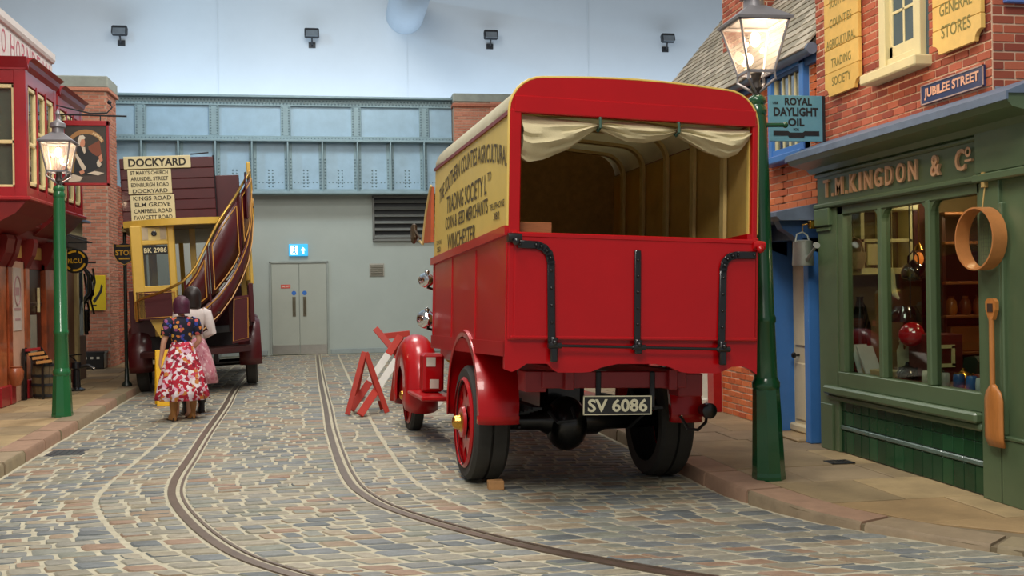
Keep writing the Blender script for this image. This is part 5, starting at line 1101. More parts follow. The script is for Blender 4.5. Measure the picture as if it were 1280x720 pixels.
def wheel(x0, x1, y, R, side, holes, rear):
    """side -1: the outer face looks to -x"""
    o = thing('wheel', None, None, (0, 0, 0)); o.parent = lorry
    xo, xi = (x0, x1) if side < 0 else (x1, x0)
    k = MB(); w = x1 - x0; c = (x0 + x1) / 2
    pr = [(R - .13, x0 + .01), (R - .03, x0), (R, x0 + .03)] + ([(R, c - .012), (R - .03, c - .006), (R - .03, c + .006), (R, c + .012)] if rear else []) + [(R, x1 - .03), (R - .03, x1), (R - .13, x1 - .01)]
    k.lathe(pr, 36, (0, y, R), (1, 0, 0), cap=False); k.build('tyre', m_rub, o, smooth=True)
    k = MB(); N = 36; ri, hc, hr = .10, R * .56, .062
    # disc with round lightening holes: ring sectors around each hole
    dx = xo + side * -.02
    for h in range(holes):
        a0 = 2 * pi * h / holes; A = pi / holes; ro = R - .12
        inner = [(hc * cos(a0) + hr * cos(q), hc * sin(a0) + hr * sin(q)) for q in np.linspace(0, 2 * pi, 13)[:-1]]
        outer = []
        for q in np.linspace(0, 2 * pi, 13)[:-1]:
            # ray from the hole centre to the sector outline
            best = 9
            for t in np.linspace(.06, .6, 120):
                px, py = hc * cos(a0) + t * cos(q), hc * sin(a0) + t * sin(q); rr = sqrt(px * px + py * py); aa = (atan2(py, px) - a0 + pi) % (2 * pi) - pi
                if rr > ro or rr < ri or abs(aa) > A: best = t; break
            outer.append((hc * cos(a0) + best * cos(q), hc * sin(a0) + best * sin(q)))
        k.grid([[(dx, y + p[0], R + p[1]) for p in inner], [(dx, y + p[0], R + p[1]) for p in outer]], cu=True)
        k.lathe([(hr, 0), (hr, .02)], 12, (dx, y + hc * cos(a0), R + hc * sin(a0)), (-side, 0, 0), cap=False)
    k.lathe([(R - .125, -.02), (R - .10, 0), (R - .13, .06)], N, (xo, y, R), (-side, 0, 0), cap=False)
    k.lathe([(.02, -.03), (.13, -.025), (.14, 0)], 20, (xo, y, R), (-side, 0, 0), cap=False); k.build('disc', m_lred, o, smooth=True)
    k = MB(); k.lathe([(R - .13, .05), (.02, .05)], 24, (xo, y, R), (-side, 0, 0)); k.build('hole_shade_disc', mat('hole_shade_black', '#0b0b0b', .9, spec=.1), o)  # black disc put in for the shade seen through the wheel holes
    k = MB(); k.lathe([(.10, 0), (.10, .02), (.065, .04), (.055, .085), (.035, .10), (0, .105)], 18, (xo, y, R), (side, 0, 0)); k.build('hub_cap', m_brass, o, smooth=True)
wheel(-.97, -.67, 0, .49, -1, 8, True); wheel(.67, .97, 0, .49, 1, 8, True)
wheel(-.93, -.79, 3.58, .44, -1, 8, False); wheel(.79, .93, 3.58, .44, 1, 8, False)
def fender(x0, x1, path, crown, name, m, skirt=.03, parent=None, n=9, skirt0=0):
    """sweep a crowned strip along (y, z) points"""
    rows = []
    for i, p in enumerate(path):
        a = path[max(i - 1, 0)]; c = path[min(i + 1, len(path) - 1)]; d = V((0, c[0] - a[0], c[1] - a[1])).normalized(); nn = V((0, -d.z, d.y))
        if nn.dot(V((0, p[0] - sum(q[0] for q in path) / len(path), p[1] - .4))) < 0: nn = -nn
        row = [V((x0, p[0], p[1])) - nn * (crown + (skirt0 or skirt))]
        for u in np.linspace(0, 1, n): row.append(V((x0 + (x1 - x0) * u, p[0], p[1])) - nn * crown * abs(2 * u - 1) ** 2.6)
        row.append(V((x1, p[0], p[1])) - nn * (crown + skirt)); rows.append(row)
    k = MB(); k.grid(rows); return k.build(name, m, parent or lorry, smooth=True, solid=.012)
arcp = lambda cy, cz, r, a0, a1, n=18: [(cy + r * cos(q), cz + r * sin(q)) for q in np.linspace(a0, a1, n)]
rp_ = arcp(0, .58, .72, -.12, pi, 20) + [(-.722, .6), (-.715, .54)]
for x0, x1 in ((-.99, -.66), (.66, .93)):
    f = fender(x0, x1, rp_, .02, 'rear_mudguard', m_lred, .05)
for x0, x1 in ((-1.03, -.66), (.66, 1.03)):
    fender(x0, x1, arcp(3.58, .50, .66, -.35, pi + .35, 22), .13, 'front_mudguard', m_lred, .10, n=13, skirt0=.24 if x0 < 0 else 0)
    if x0 < 0:
        va = arcp(3.58, .50, .56, -.25, pi + .25, 18); k = MB(); k.prism([(x0 + .05, p[0], p[1]) for p in va], (.012, 0, 0)); k.build('mudguard_valance', m_lred, lorry)
    P_('running_board', m_lred, ((x0, 1.95, .50), (x1, 2.95, .55)), bev=.015)
k = MB(); k.lathe([(.05, -.8), (.06, 0), (.05, .8)], 12, (0, 3.58, .44), (1, 0, 0)); k.build('front_axle', m_black, lorry, smooth=True)
pc = P_('petrol_can', m_lred, ((-.93, 2.45, .56), (-.70, 2.75, .98)), bev=.03)
P_('can_panel', m_white, ((-.90, 2.44, .84), (-.80, 2.452, .94)), ((-.86, 2.44, .60), (-.76, 2.452, .70)), bev=0, parent=pc)
# lamps, horn, cab
for (x, y, z, r) in ((-.99, 1.95, 1.77, .075), (-.99, 1.92, 1.36, .092)):
    o = thing('side_lamp', None, None); o.parent = lorry
    k = MB(); k.lathe([(0, -.12), (r * .6, -.1), (r * .95, -.02), (r, .05), (r * 1.08, .07), (r * 1.0, .09)], 20, (x, y, z), (0, 1, 0)); k.lathe([(.022, 0), (.026, .025), (.012, .04), (0, .042)], 12, (x, y, z + r * .9)); k.build('lamp_shell', m_chrome, o, smooth=True)
    k = MB(); k.tube([(x, y, z - r), (x + .06, y, z - r - .02), (x + .12, y + .02, z - r)], .014, 6); k.build('lamp_bracket', m_black, o, smooth=True)
m_tan = mat('tan_leather', '#b5562f', .6, var=.12)
k = MB(); k.prism([(-1.0, 1.70, 2.72), (-1.0, 1.80, 2.64), (-1.0, 1.98, 2.48), (-1.0, 2.10, 2.30), (-1.0, 2.16, 2.17), (-1.0, 1.70, 2.15)], (.03, 0, 0)); k.build('side_apron', m_tan, lorry)
k = MB(); k.tube([(-1.005, 1.70, 2.73), (-1.005, 1.81, 2.65), (-1.005, 1.99, 2.485), (-1.005, 2.11, 2.305), (-1.005, 2.18, 2.16), (-1.02, 2.3, 2.2)], .014, 6); k.build('apron_beading', m_hoop, lorry, smooth=True)
k = MB(); k.tube([(-1.03, 2.2, 2.22), (-1.06, 2.42, 2.33)], .012, 6); k.obox((-1.06, 2.46, 2.29), (.06, .13, .2), (radians(-25), 0, 0), .02); k.build('mirror', mat('dark_bronze', '#4e3f2c', .4, .6), lorry)
P_('cab_seat', mat('seat_leather', '#3a1a12', .5), ((-.8, 1.75, 1.25), (.8, 2.2, 1.5)), ((-.8, 1.72, 1.5), (.8, 1.82, 2.0)), bev=.04)
P_('cab_floor', m_lred, ((-.7, 1.68, 1.05), (.7, 2.8, 1.12))); P_('dashboard', m_lred, ((-.66, 2.75, 1.05), (.66, 2.82, 1.75)))
P_('bonnet', m_lred, ((-.42, 2.8, .95), (.42, 4.0, 1.6)), bev=.08); P_('radiator', m_brass, ((-.4, 4.0, .8), (.4, 4.15, 1.65)), bev=.05)
k = MB(); k.grid([[(x, y, 2.95 - .12 * ((y - 1.68) / 1.2) ** 2) for x in np.linspace(-.66, .66, 6)] for y in np.linspace(1.68, 2.88, 6)]); k.build('cab_roof', m_canvas, lorry, smooth=True, solid=.03)
for x in (-.62, .62): k = MB(); k.tube([(x, 2.85, 1.6), (x, 2.88, 2.82)], .02, 8); k.build('cab_pillar', m_lred, lorry)
k = MB(); k.tube([(.4 + .2 * cos(q), 2.35 + .12 * sin(q), 1.75 + .16 * sin(q)) for q in np.linspace(0, 2 * pi, 21)[:-1]], .016, 6, closed=True); k.tube([(.4, 2.35, 1.75), (.4, 2.7, 1.4)], .016, 6); k.build('steering_wheel', m_black, lorry, smooth=True)
k = MB(); k.tube([(.72, -.74, .60), (.76, -.8, .50), (.84, -.82, .49), (.92, -.8, .55), (.94, -.78, .62)], .014, 8); k.lathe([(.0, -.08), (.05, -.07), (.065, 0), (.065, .06), (.05, .07), (0, .075)], 14, (.93, -.80, .65), (0, -1, 0)); k.build('tail_lamp', m_black, lorry, smooth=True)
t = thing('wooden_case', 'small wooden packing case inside the lorry behind its tailboard, left side', 'case', (0, 0, 0), TR); t.location = V(TL) + Euler(TR).to_matrix() @ V((-.74, -1.15, 1.262))
m_case = mat('pine_case', '#a8653a', .6, var=.2, scale=6, stretch=(1, 6, 6))
for i in range(5): k = MB(); k.box((-.14, -.22, i * .172), (.14, .22, i * .172 + .165), .004); k.build('case_board', m_case, t)
t = thing('wooden_chock', 'small square timber chock pressed behind the near left tyre of the lorry', 'chock', (1.30, 8.47, road_z(1.3)))
k = MB(); k.box((-.065, -.05, 0), (.065, .05, .075), .006); k.build('timber_block', mat('pine_block', '#b98a58', .7, var=.15, scale=10), t)
# ---------------------------------------------------------------- the maroon bus
m_mar = mat('bus_maroon', '#4a0f14', .32, var=.12, scale=3, coat=.12)
m_bcream = mat('bus_cream', '#d9b34e', .35, var=.05, coat=.3)
m_lining = mat('gold_lining', '#c08a3a', .4)
m_sign = mat('destination_board', '#d8cda0', .5, var=.04)
BL = (-2.45, 19.45, -.03); BRo = (0, radians(-2.6), radians(4.5))
bus = thing('double_deck_bus', 'open topped maroon and cream double deck bus with curved rear staircase', 'bus', BL, BRo)
def Q(name, m, *boxes, bev=.008, parent=None, smooth=False):
    k = MB()
    for a, c in boxes: k.box(a, c, bev)
    return k.build(name, m, parent or bus, smooth=smooth)
# upper deck
up = Q('upper_back_panel', m_mar, ((-.95, -1.0, 2.95), (.57, -.96, 4.03)), bev=.01)
for i in range(6): Q('back_board', m_mar, ((-.95, -1.02, 2.96 + i * .178), (.57, -.99, 2.96 + i * .178 + .17)), bev=.008, parent=up)
for x in (-.93, 1.07): Q('upper_side_panel', m_mar, ((x, -.9, 2.95), (x + .03, 4.6, 3.72)))
Q('upper_front_panel', m_mar, ((-1.1, 4.55, 2.95), (1.1, 4.6, 3.72)))
Q('stairhead_panel', m_mar, ((.57, -.82, 2.97), (.98, -.78, 3.72)))
k = MB()
for x in (-.92, 1.09): k.tube([(x, -.9, 3.74), (x, 4.6, 3.74)], .02, 6)
k.tube([(.2, -.98, 4.08), (.5, -.98, 4.1)], .012, 6); k.tube([(.57, -.98, 4.05), (.57, -.98, 2.95)], .018, 6); k.build('deck_rail', m_iron, bus, smooth=True)
Q('corner_strip', m_bcream, ((1.12, -.35, 2.9), (1.19, -.1, 4.0)), ((1.06, -.6, 1.8), (1.12, -.3, 2.92)), bev=.015)
mtx = mat('board_lettering', '#2a2418', .6)
def signb(x0, x1, z0, z1, lines, h):
    o = Q('destination_board', m_sign, ((x0, -1.06, z0), (x1, -1.03, z1)), bev=.006)
    k = MB(); n = len(lines); H = (z1 - z0) / n
    for i, s in enumerate(lines):
        wd = min((x1 - x0) * .86, text_geo(s, .02)[2] * h * 1.15)
        text(k, s, ((x0 + x1) / 2, -1.06, z1 - H * (i + .5)), (1, 0, 0), (0, 0, 1), wd, h, bold=.03 if n == 1 else .015, depth=.004)
    k.build('lettering', mtx, o, kind='stuff')
signb(-.88, .2, 3.845, 4.055, ['DOCKYARD'], .135)
signb(-.83, -.13, 3.42, 3.83, ["ST MARY'S CHURCH", 'ARUNDEL STREET', 'EDINBURGH ROAD', 'DOCKYARD'], .066)
signb(-.81, -.10, 2.97, 3.40, ['KINGS ROAD', 'ELM GROVE', 'CAMPBELL ROAD', 'FAWCETT ROAD'], .07)
# platform canopy: bowed cream deck edge
k = MB(); edge = [(x, -1.02 - .36 * (1 - ((x - .05) / 1.0) ** 2)) for x in np.linspace(-.95, .80, 15)]
k.prism([(p[0], p[1], 2.86) for p in edge] + [(1.0, -.4, 2.86), (-.98, -.4, 2.86)], (0, 0, .11)); k.build('platform_canopy', m_bcream, bus)
k = MB(); k.prism([(p[0], p[1] + .04, 2.845) for p in edge] + [(1.06, -.4, 2.845), (-.96, -.4, 2.845)], (0, 0, .014)); k.build('canopy_ceiling', mat('canopy_ceiling', '#8a7a48', .5, var=.2), bus)
# near side corner with window
Q('corner_post', m_bcream, ((-.84, -1.22, 1.3), (-.65, -1.12, 2.88)), ((-.25, -1.22, 1.3), (-.13, -1.12, 2.88)), bev=.02)
Q('window_rail', m_bcream, ((-.8, -1.21, 1.76), (-.15, -1.13, 1.86)), ((-.66, -1.21, 2.55), (-.24, -1.13, 2.62)), bev=.01)
lv = Q('lamp_panel', mat('ivory_panel', '#d6c07a', .4), ((-.66, -1.19, 2.62), (-.24, -1.15, 2.86)), bev=.004)
Q('frosted_pane', mat('frosted_pane', '#b9a98a', .5), ((-.65, -1.2, 2.64), (-.55, -1.19, 2.84)), ((-.36, -1.2, 2.64), (-.26, -1.19, 2.84)), bev=0, parent=lv)
k = MB(); k.lathe([(.035, 0), (.045, .015), (.03, .02), (0, .01)], 14, (-.455, -1.19, 2.74), (0, -1, 0)); k.build('round_lamp', m_black, lv, smooth=True)
pl = Q('number_plate', m_black, ((-.66, -1.2, 2.39), (-.24, -1.18, 2.53)), bev=.005)
k = MB(); text(k, 'BK 2986', (-.45, -1.2, 2.46), (1, 0, 0), (0, 0, 1), .36, .085, bold=.02, depth=.004); k.build('lettering', m_sign, pl)
Q('window_pane', glass('bus_glass', '#d6dcda', .9), ((-.66, -1.165, 1.84), (-.24, -1.16, 2.56)), bev=0)
def lined(name, pts, y0, parent=None, th=.03, m=None):
    """panel in the xz plane with an inset gold line"""
    k = MB(); k.prism([(p[0], y0, p[1]) for p in pts], (0, th, 0)); o = k.build(name, m or m_mar, parent or bus)
    cx = sum(p[0] for p in pts) / len(pts); cz = sum(p[1] for p in pts) / len(pts); L = []
    for p in pts:
        d = V((cx - p[0], 0, cz - p[1])); L.append(V((p[0], y0 - .004, p[1])) + d * min(.05 / max(d.length, .01), .3))
    k = MB(); k.tube(L, .009, 4, closed=True); k.build('gold_lining', m_lining, o); return o
lined('lower_corner_panel', [(-.80, 1.30), (-.80, 1.77), (-.14, 1.77), (-.16, 1.30)], -1.22)
Q('panel_return', m_mar, ((-.86, -1.15, 1.25), (-.8, -.3, 1.8)), ((-.9, -.3, .95), (-.86, 4.5, 1.8)))
k = MB(); k.prism([(-.62, -1.1, 1.30), (-.2, -1.1, 1.30), (-.36, -1.1, .98), (-.46, -1.1, .98)], (0, .04, 0)); k.build('cream_bracket', m_bcream, bus)
# saloon
Q('saloon_floor', mat('bus_floor', '#2b2320', .7), ((-1.0, -.4, .9), (1.05, 4.5, .98)), bev=0)
Q('saloon_ceiling', mat('canopy_ceiling', '#8a7a48'), ((-1.05, -.4, 2.84), (1.1, 4.6, 2.9)), bev=0)
for x in (-.55, .12, .95): Q('bulkhead_post', m_bcream, ((x - .05, -.42, .98), (x + .05, -.36, 2.85)))
Q('bulkhead_lower', m_mar, ((-1.0, -.4, .98), (-.5, -.36, 1.8))); Q('bulkhead_lower', m_mar, ((.65, -.4, .98), (1.05, -.36, 1.8)))
for s in (-1, 1):
    for y in (.6, 1.7, 2.8, 3.9): Q('window_pillar', m_bcream, ((s * .98 + .08, y - .06, 1.8), (s * .93 + .07, y + .06, 2.86)))
    Q('side_rail', m_bcream, ((s * .98 + .08, -.4, 2.66), (s * .93 + .07, 4.5, 2.86)), ((s * .98 + .08, -.4, 1.78), (s * .93 + .07, 4.5, 1.88)))
Q('side_panel', m_mar, ((1.02, -.9, 1.15), (1.10, 4.5, 1.82)))
for x in (-1.0, -.35, .35, 1.0): Q('front_post', m_bcream, ((x - .05, 4.45, .98), (x + .05, 4.5, 2.86)))
Q('front_lower', m_mar, ((-1.0, 4.42, .95), (1.0, 4.5, 1.7)))
# staircase
def SP(t):      # plan of the outer stringer, bottom to top
    P = [(-.12, -1.66), (.14, -1.62), (.42, -1.50), (.70, -1.30), (.93, -1.03), (1.08, -.72), (1.16, -.38), (1.18, -.1)]
    q = t * (len(P) - 1); i = min(int(q), len(P) - 2); f = q - i
    p0, p1, p2, p3 = P[max(i - 1, 0)], P[i], P[i + 1], P[min(i + 2, len(P) - 1)]
    return V(tuple(.5 * (2 * b + (c - a) * f + (2 * a - 5 * b + 4 * c - d) * f * f + (3 * b - a - 3 * c + d) * f ** 3) for a, b, c, d in zip(p0, p1, p2, p3)) + (0,))
xs_ = lambda t: SP(t).x
zlow = lambda x: float(np.interp(x, [-.2, .0, .23, .46, .65, .8, .92, 1.0, 1.08, 1.13, 1.17, 1.2], [.72, .86, 1.02, 1.2, 1.42, 1.63, 1.87, 2.05, 2.27, 2.58, 2.95, 3.15]))
zrail = lambda x: float(np.interp(x, [-.7, -.3, .04, .2, .36, .6, .9, 1.05, 1.15, 1.21], [1.6, 1.74, 1.94, 2.14, 2.44, 2.88, 3.32, 3.58, 3.78, 3.97]))
def ribbon(t0, t1, za, zb, name, m, n=14, parent=None, off=0.0, solid=.025):
    rows = []
    for t in np.linspace(t0, t1, n):
        p = SP(t); d = (SP(min(t + .02, 1)) - SP(max(t - .02, 0))).normalized(); nn = V((d.y, -d.x, 0)); p = p + nn * off
        rows.append([(p.x, p.y, za(p.x, t)), (p.x, p.y, zb(p.x, t))])
    k = MB(); k.grid(rows); return k.build(name, m, parent or bus, smooth=True, solid=solid)
def line_on(t0, t1, za, zb, parent):
    pts = []
    def at_(t, f):
        p = SP(t); d = (SP(min(t + .02, 1)) - SP(max(t - .02, 0))).normalized(); nn = V((d.y, -d.x, 0)); q = p + nn * .02; return (q.x, q.y, f(p.x, t))
    T = np.linspace(t0, t1, 10); pts = [at_(t, za) for t in T] + [at_(t, zb) for t in T[::-1]]
    k = MB(); k.tube(pts, .011, 4, closed=True); k.build('gold_lining', m_lining, parent)
st = ribbon(0, 1, lambda x, t: zlow(x), lambda x, t: zlow(x) + .40, 'stair_stringer', m_mar, 24)
line_on(.02, .98, lambda x, t: zlow(x) + .05, lambda x, t: zlow(x) + .35, st)
for t0, t1 in ((.09, .262), (.29, .565), (.60, .97)):
    g = ribbon(t0, t1, lambda x, t: zlow(x) + .46, lambda x, t: zrail(x) - .10, 'stair_guard_panel', m_mar, 12)
    line_on(t0 + .02, t1 - .02, lambda x, t: zlow(x) + .52, lambda x, t: zrail(x) - .15, g)
for t in (.08, .275, .58, .985):
    p = SP(t); k = MB(); k.tube([(p.x, p.y, zlow(p.x)), (p.x, p.y, zrail(p.x))], .018, 6); k.build('stair_post', m_mar, bus, smooth=True)
hr = [(-.80, -1.30, 1.28), (-.80, -1.32, 1.6), (-.7, -1.36, 1.66), (-.4, -1.5, 1.74)] + [(SP(t).x, SP(t).y, zrail(SP(t).x)) for t in np.linspace(.02, 1, 20)]
k = MB(); k.tube(hr, .024, 8); k.build('brass_handrail', mat('aged_brass', '#b9934a', .3, .9), bus, smooth=True)
for i in range(9):
    t = .06 + i * .11; p = SP(min(t, 1)); c = V((.35, -.55, 0)); d = (c - p); d.normalize(); e = V((-d.y, d.x, 0)); z = zlow(p.x) + .18
    k = MB(); a, b2 = p + d * .03, p + d * .6; k.prism([(a + e * .14) + V((0, 0, z)), (a - e * .14) + V((0, 0, z)), (b2 - e * .05) + V((0, 0, z)), (b2 + e * .05) + V((0, 0, z))], (0, 0, .03)); k.build('stair_tread', mat('tread_dark', '#3a2a22', .7), bus)
lined('stair_foot_panel', [(.70, .80), (.76, 1.60), (1.02, 1.62), (.98, .84)], -1.22)
# platform, chassis, wheels
k = MB(); ed = [(x, -1.15 - .5 * (1 - ((x - .1) / .95) ** 2)) for x in np.linspace(-.8, 1.0, 13)]
k.prism([(p[0], p[1], .66) for p in ed] + [(1.0, -.4, .66), (-.8, -.4, .66)], (0, 0, .09)); k.build('rear_platform', mat('platform_edge', '#3a1a1a', .5), bus)
Q('platform_riser', mat('dark_underside', '#1c1718', .7), ((-.75, -.45, .6), (.95, -.38, .98)))
for x in (-.42, .42): Q('chassis_rail', m_black, ((x - .04, -1.1, .5), (x + .04, 4.6, .64)))
k = MB(); k.lathe([(.06, -.85), (.07, 0), (.06, .85)], 12, (0, 0, .42), (1, 0, 0)); k.ball((0, 0, .42), .2, 12, 8); k.build('rear_axle', m_black, bus, smooth=True)
Q('silencer', m_black, ((-.2, .4, .35), (.15, 1.5, .55)), bev=.05)
for s in (-1, 1):
    for y in (0, 3.9):
        wx = .99 if s > 0 else -.86; xo = wx + s * .11; o = thing('wheel', None, None); o.parent = bus
        k = MB(); k.lathe([(.3, -.1), (.41, -.1), (.44, -.07), (.44, .07), (.41, .1), (.3, .1)], 28, (wx, y, .44), (1, 0, 0), cap=False); k.build('tyre', m_rub, o, smooth=True)
        k = MB(); k.lathe([(.31, .02), (.25, 0), (.1, .02), (.08, -.06), (0, -.07)], 20, (xo, y, .44), (-s, 0, 0)); k.build('disc', m_mar, o, smooth=True)
        fender(wx - .19, wx + .19, arcp(y, .62, .60, .1, pi, 18) + [(y - .61, .5), (y - .60, .38)], .06, 'mudguard', m_mar, .06, parent=bus)
# yellow wet-floor board beside the women
t = thing('caution_board', 'bright yellow folding caution board standing between the women and the bus', 'caution board', (-2.56, 16.7, road_z(-2.56)), (0, 0, radians(14)))
m_cy = mat('caution_yellow', '#e8b414', .4, var=.03)
for s in (-1, 1):
    k = MB(); k.obox((0, s * .10, .43), (.28, .018, .87), (radians(s * 12), 0, 0), .006); b_ = k.build('board', m_cy, t)
k = MB(); k.tube([(-.1, 0, .83), (.1, 0, .83)], .016, 6); k.build('hinge', m_cy, t)
# ---------------------------------------------------------------- people
def floral(name, base, cols, scale, thr, rough=.8):
    m = bpy.data.materials.new(name); m.use_nodes = True; nt = m.node_tree; N = nt.nodes; L = nt.links; b = N['Principled BSDF']; b.inputs['Roughness'].default_value = rough
    tc = N.new('ShaderNodeTexCoord'); no = N.new('ShaderNodeTexNoise'); no.inputs['Scale'].default_value = 14; L.new(tc.outputs['Object'], no.inputs['Vector'])
    mxv = N.new('ShaderNodeMixRGB'); mxv.inputs[0].default_value = .06; L.new(tc.outputs['Object'], mxv.inputs[1]); L.new(no.outputs['Color'], mxv.inputs[2])
    vo = N.new('ShaderNodeTexVoronoi'); vo.inputs['Scale'].default_value = scale; L.new(mxv.outputs[0], vo.inputs['Vector'])
    sp = N.new('ShaderNodeSeparateColor'); L.new(vo.outputs['Color'], sp.inputs[0])
    cr = N.new('ShaderNodeValToRGB'); cr.color_ramp.interpolation = 'CONSTANT'; e = cr.color_ramp.elements
    while len(e) < len(cols): e.new(1.0)
    for i, c in enumerate(cols): e[i].position = i / len(cols); e[i].color = lin(c)
    L.new(sp.outputs[0], cr.inputs[0])
    lt = N.new('ShaderNodeMath'); lt.operation = 'LESS_THAN'; lt.inputs[1].default_value = thr; L.new(vo.outputs['Distance'], lt.inputs[0])
    mx = N.new('ShaderNodeMixRGB'); mx.inputs[1].default_value = lin(base); L.new(lt.outputs[0], mx.inputs[0]); L.new(cr.outputs[0], mx.inputs[2]); L.new(mx.outputs[0], b.inputs['Base Color'])
    return m
def skin_body(name, nodes, edges, root, m, parent):
    """one continuous figure grown from joints: nodes {name: (pos, radius or (rx, ry))}"""
    ks = list(nodes); ix = {k: i for i, k in enumerate(ks)}
    me = bpy.data.meshes.new(name); me.from_pydata([nodes[k][0] for k in ks], [(ix[a], ix[b]) for a, b in edges], [])
    o = link(name, me, parent); me.materials.append(m)
    md = o.modifiers.new('skin', 'SKIN'); md.use_smooth_shade = True; md.branch_smoothing = .3
    if not me.skin_vertices: me.skin_vertices.new()
    lay = me.skin_vertices[0].data
    for k in ks:
        r = nodes[k][1]; lay[ix[k]].radius = r if isinstance(r, tuple) else (r, r); lay[ix[k]].use_root = (k == root)
    sb = o.modifiers.new('sub', 'SUBSURF'); sb.levels = sb.render_levels = 2
    return o
def person(label, loc, yaw, H, armL, armR, hd, skinc):
    """faces +y; armL / armR = (elbow, wrist) as fractions of height; hd = head turn (radians)"""
    t = thing('person', label, 'person', loc, (0, 0, yaw)); s = H / 1.65
    n = {}; e = []
    def A(k, p, r, to=None):
        n[k] = (tuple(V(p) * s), tuple(q * s for q in r) if isinstance(r, tuple) else r * s)
        if to: e.append((to, k))
    A('pelvis', (0, 0, .90), (.145, .105)); A('waist', (0, 0, 1.05), (.115, .085), 'pelvis'); A('chest', (0, .0, 1.22), (.14, .10), 'waist'); A('collar', (0, -.01, 1.34), (.10, .075), 'chest')
    A('neck', (0, 0, 1.41), .05, 'collar'); ht = lambda x, y, z: (x * cos(hd) - y * sin(hd), x * sin(hd) + y * cos(hd), z)
    A('jaw', ht(0, .03, 1.465), (.055, .06), 'neck'); A('face', ht(0, .02, 1.53), (.072, .088), 'jaw'); A('crown', ht(0, .0, 1.60), (.062, .075), 'face')
    A('nose', ht(0, .115, 1.515), .012, 'face')
    for q, (el, wr) in ((-1, armL), (1, armR)):
        S = 'L' if q < 0 else 'R'
        A('sh' + S, (q * .165, -.01, 1.325), .055, 'collar'); A('el' + S, el, .04, 'sh' + S); A('wr' + S, wr, .026, 'el' + S)
        d = (V(wr) - V(el)).normalized(); side = d.cross(V((0, 1, 0)) if abs(d.y) < .8 else V((0, 0, 1))).normalized(); inn = V((-q, 0, 0)); inn = (inn - d * inn.dot(d)).normalized(); fw = d.cross(inn).normalized()
        p = V(wr) + d * .05; A('pa' + S, p, (.030, .022), 'wr' + S)
        for i, (off, ln) in enumerate(((-.027, .062), (-.009, .075), (.009, .07), (.026, .055))):
            a = p + d * .035 + fw * off; A('f%d%s' % (i, S), a, .0095, 'pa' + S); b2 = a + d * ln * .55 + inn * .008; A('g%d%s' % (i, S), b2, .0085, 'f%d%s' % (i, S)); A('h%d%s' % (i, S), b2 + d * ln * .4 + inn * .018, .0075, 'g%d%s' % (i, S))
        th = p - d * .01 + fw * -.035; A('ta' + S, th, .012, 'pa' + S); A('tb' + S, th + fw * -.015 + d * .035 + inn * .01, .0095, 'ta' + S)
        A('hip' + S, (q * .085, 0, .84), (.085, .085), 'pelvis'); A('kn' + S, (q * .085, .01, .47), .055, 'hip' + S); A('an' + S, (q * .085, -.01, .09), .036, 'kn' + S); A('to' + S, (q * .095, .13, .035), (.035, .028), 'an' + S)
    skin_body('body', n, e, 'pelvis', skinc, t)
    m_eye = mat('eye_white', '#e8e4dc', .2); m_iris = mat('eye_dark', '#2a1c14', .2); m_lip = mat('lips', '#a8504c', .5)
    for q in (-1, 1):
        k = MB(); k.ball(V(ht(q * .03, .088, 1.54)) * s, .012 * s, 8, 6); ey = k.build('eye', m_eye, t, smooth=True); k = MB(); k.ball(V(ht(q * .03, .0965, 1.54)) * s, .006 * s, 8, 5); k.build('iris', m_iris, ey, smooth=True)
        k = MB(); k.ball(V(ht(q * .078, .0, 1.525)) * s, .022 * s, 8, 6, (.4, .7, 1.3)); k.build('ear', skinc, t, smooth=True)
    k = MB(); k.ball(V(ht(0, .098, 1.475)) * s, .02 * s, 10, 6, (1.1, .4, .35)); k.build('mouth', m_lip, t, smooth=True)
    return t, s, ht
def rings(k, spec, s, n=28, fold=0, nf=9, a0=0, a1=2 * pi, wob=None):
    rows = []
    full = abs(a1 - a0 - 2 * pi) < 1e-6
    for (cx, cy, z, rx, ry, f) in spec:
        rows.append([((cx + (rx + f * fold * sin(q * nf + z * 2)) * cos(q)) * s, (cy + (ry + f * fold * sin(q * nf + z * 2)) * sin(q)) * s, z * s) for q in np.linspace(a0, a1, n, endpoint=not full)])
    k.grid(rows, cu=full); return k
def sleeve(t, s, pts, rs, m, name):
    k = MB(); k.tube([V(p) * s for p in pts], [r * s for r in rs], 12, cap=False); return k.build(name, m, t, smooth=True, solid=.006)
def hair(t, s, ht, m, zlow, face=.62):
    k = MB(); rows = []
    for z in np.linspace(1.675, zlow, 14):
        u = (z - 1.555) / .122; r = sqrt(max(1 - u * u, 0)) if u > 0 else 1.0 - .10 * min(1, max(0, (1.555 - z) / .2))
        fa = face + (0 if z < 1.60 else -(z - 1.60) / .075 * face * .9); fa = max(fa, .05)
        row = []
        for q in np.linspace(pi / 2 + fa, pi / 2 + 2 * pi - fa, 26):
            w_ = 1 + .03 * sin(q * 9 + z * 40)
            p = ht(.098 * max(r, .02) * cos(q) * w_, -.005 + .112 * max(r, .02) * sin(q) * w_, z); row.append(V(p) * s)
        rows.append(row)
    k.grid(rows); return k.build('hair', m, t, smooth=True, solid=.02)
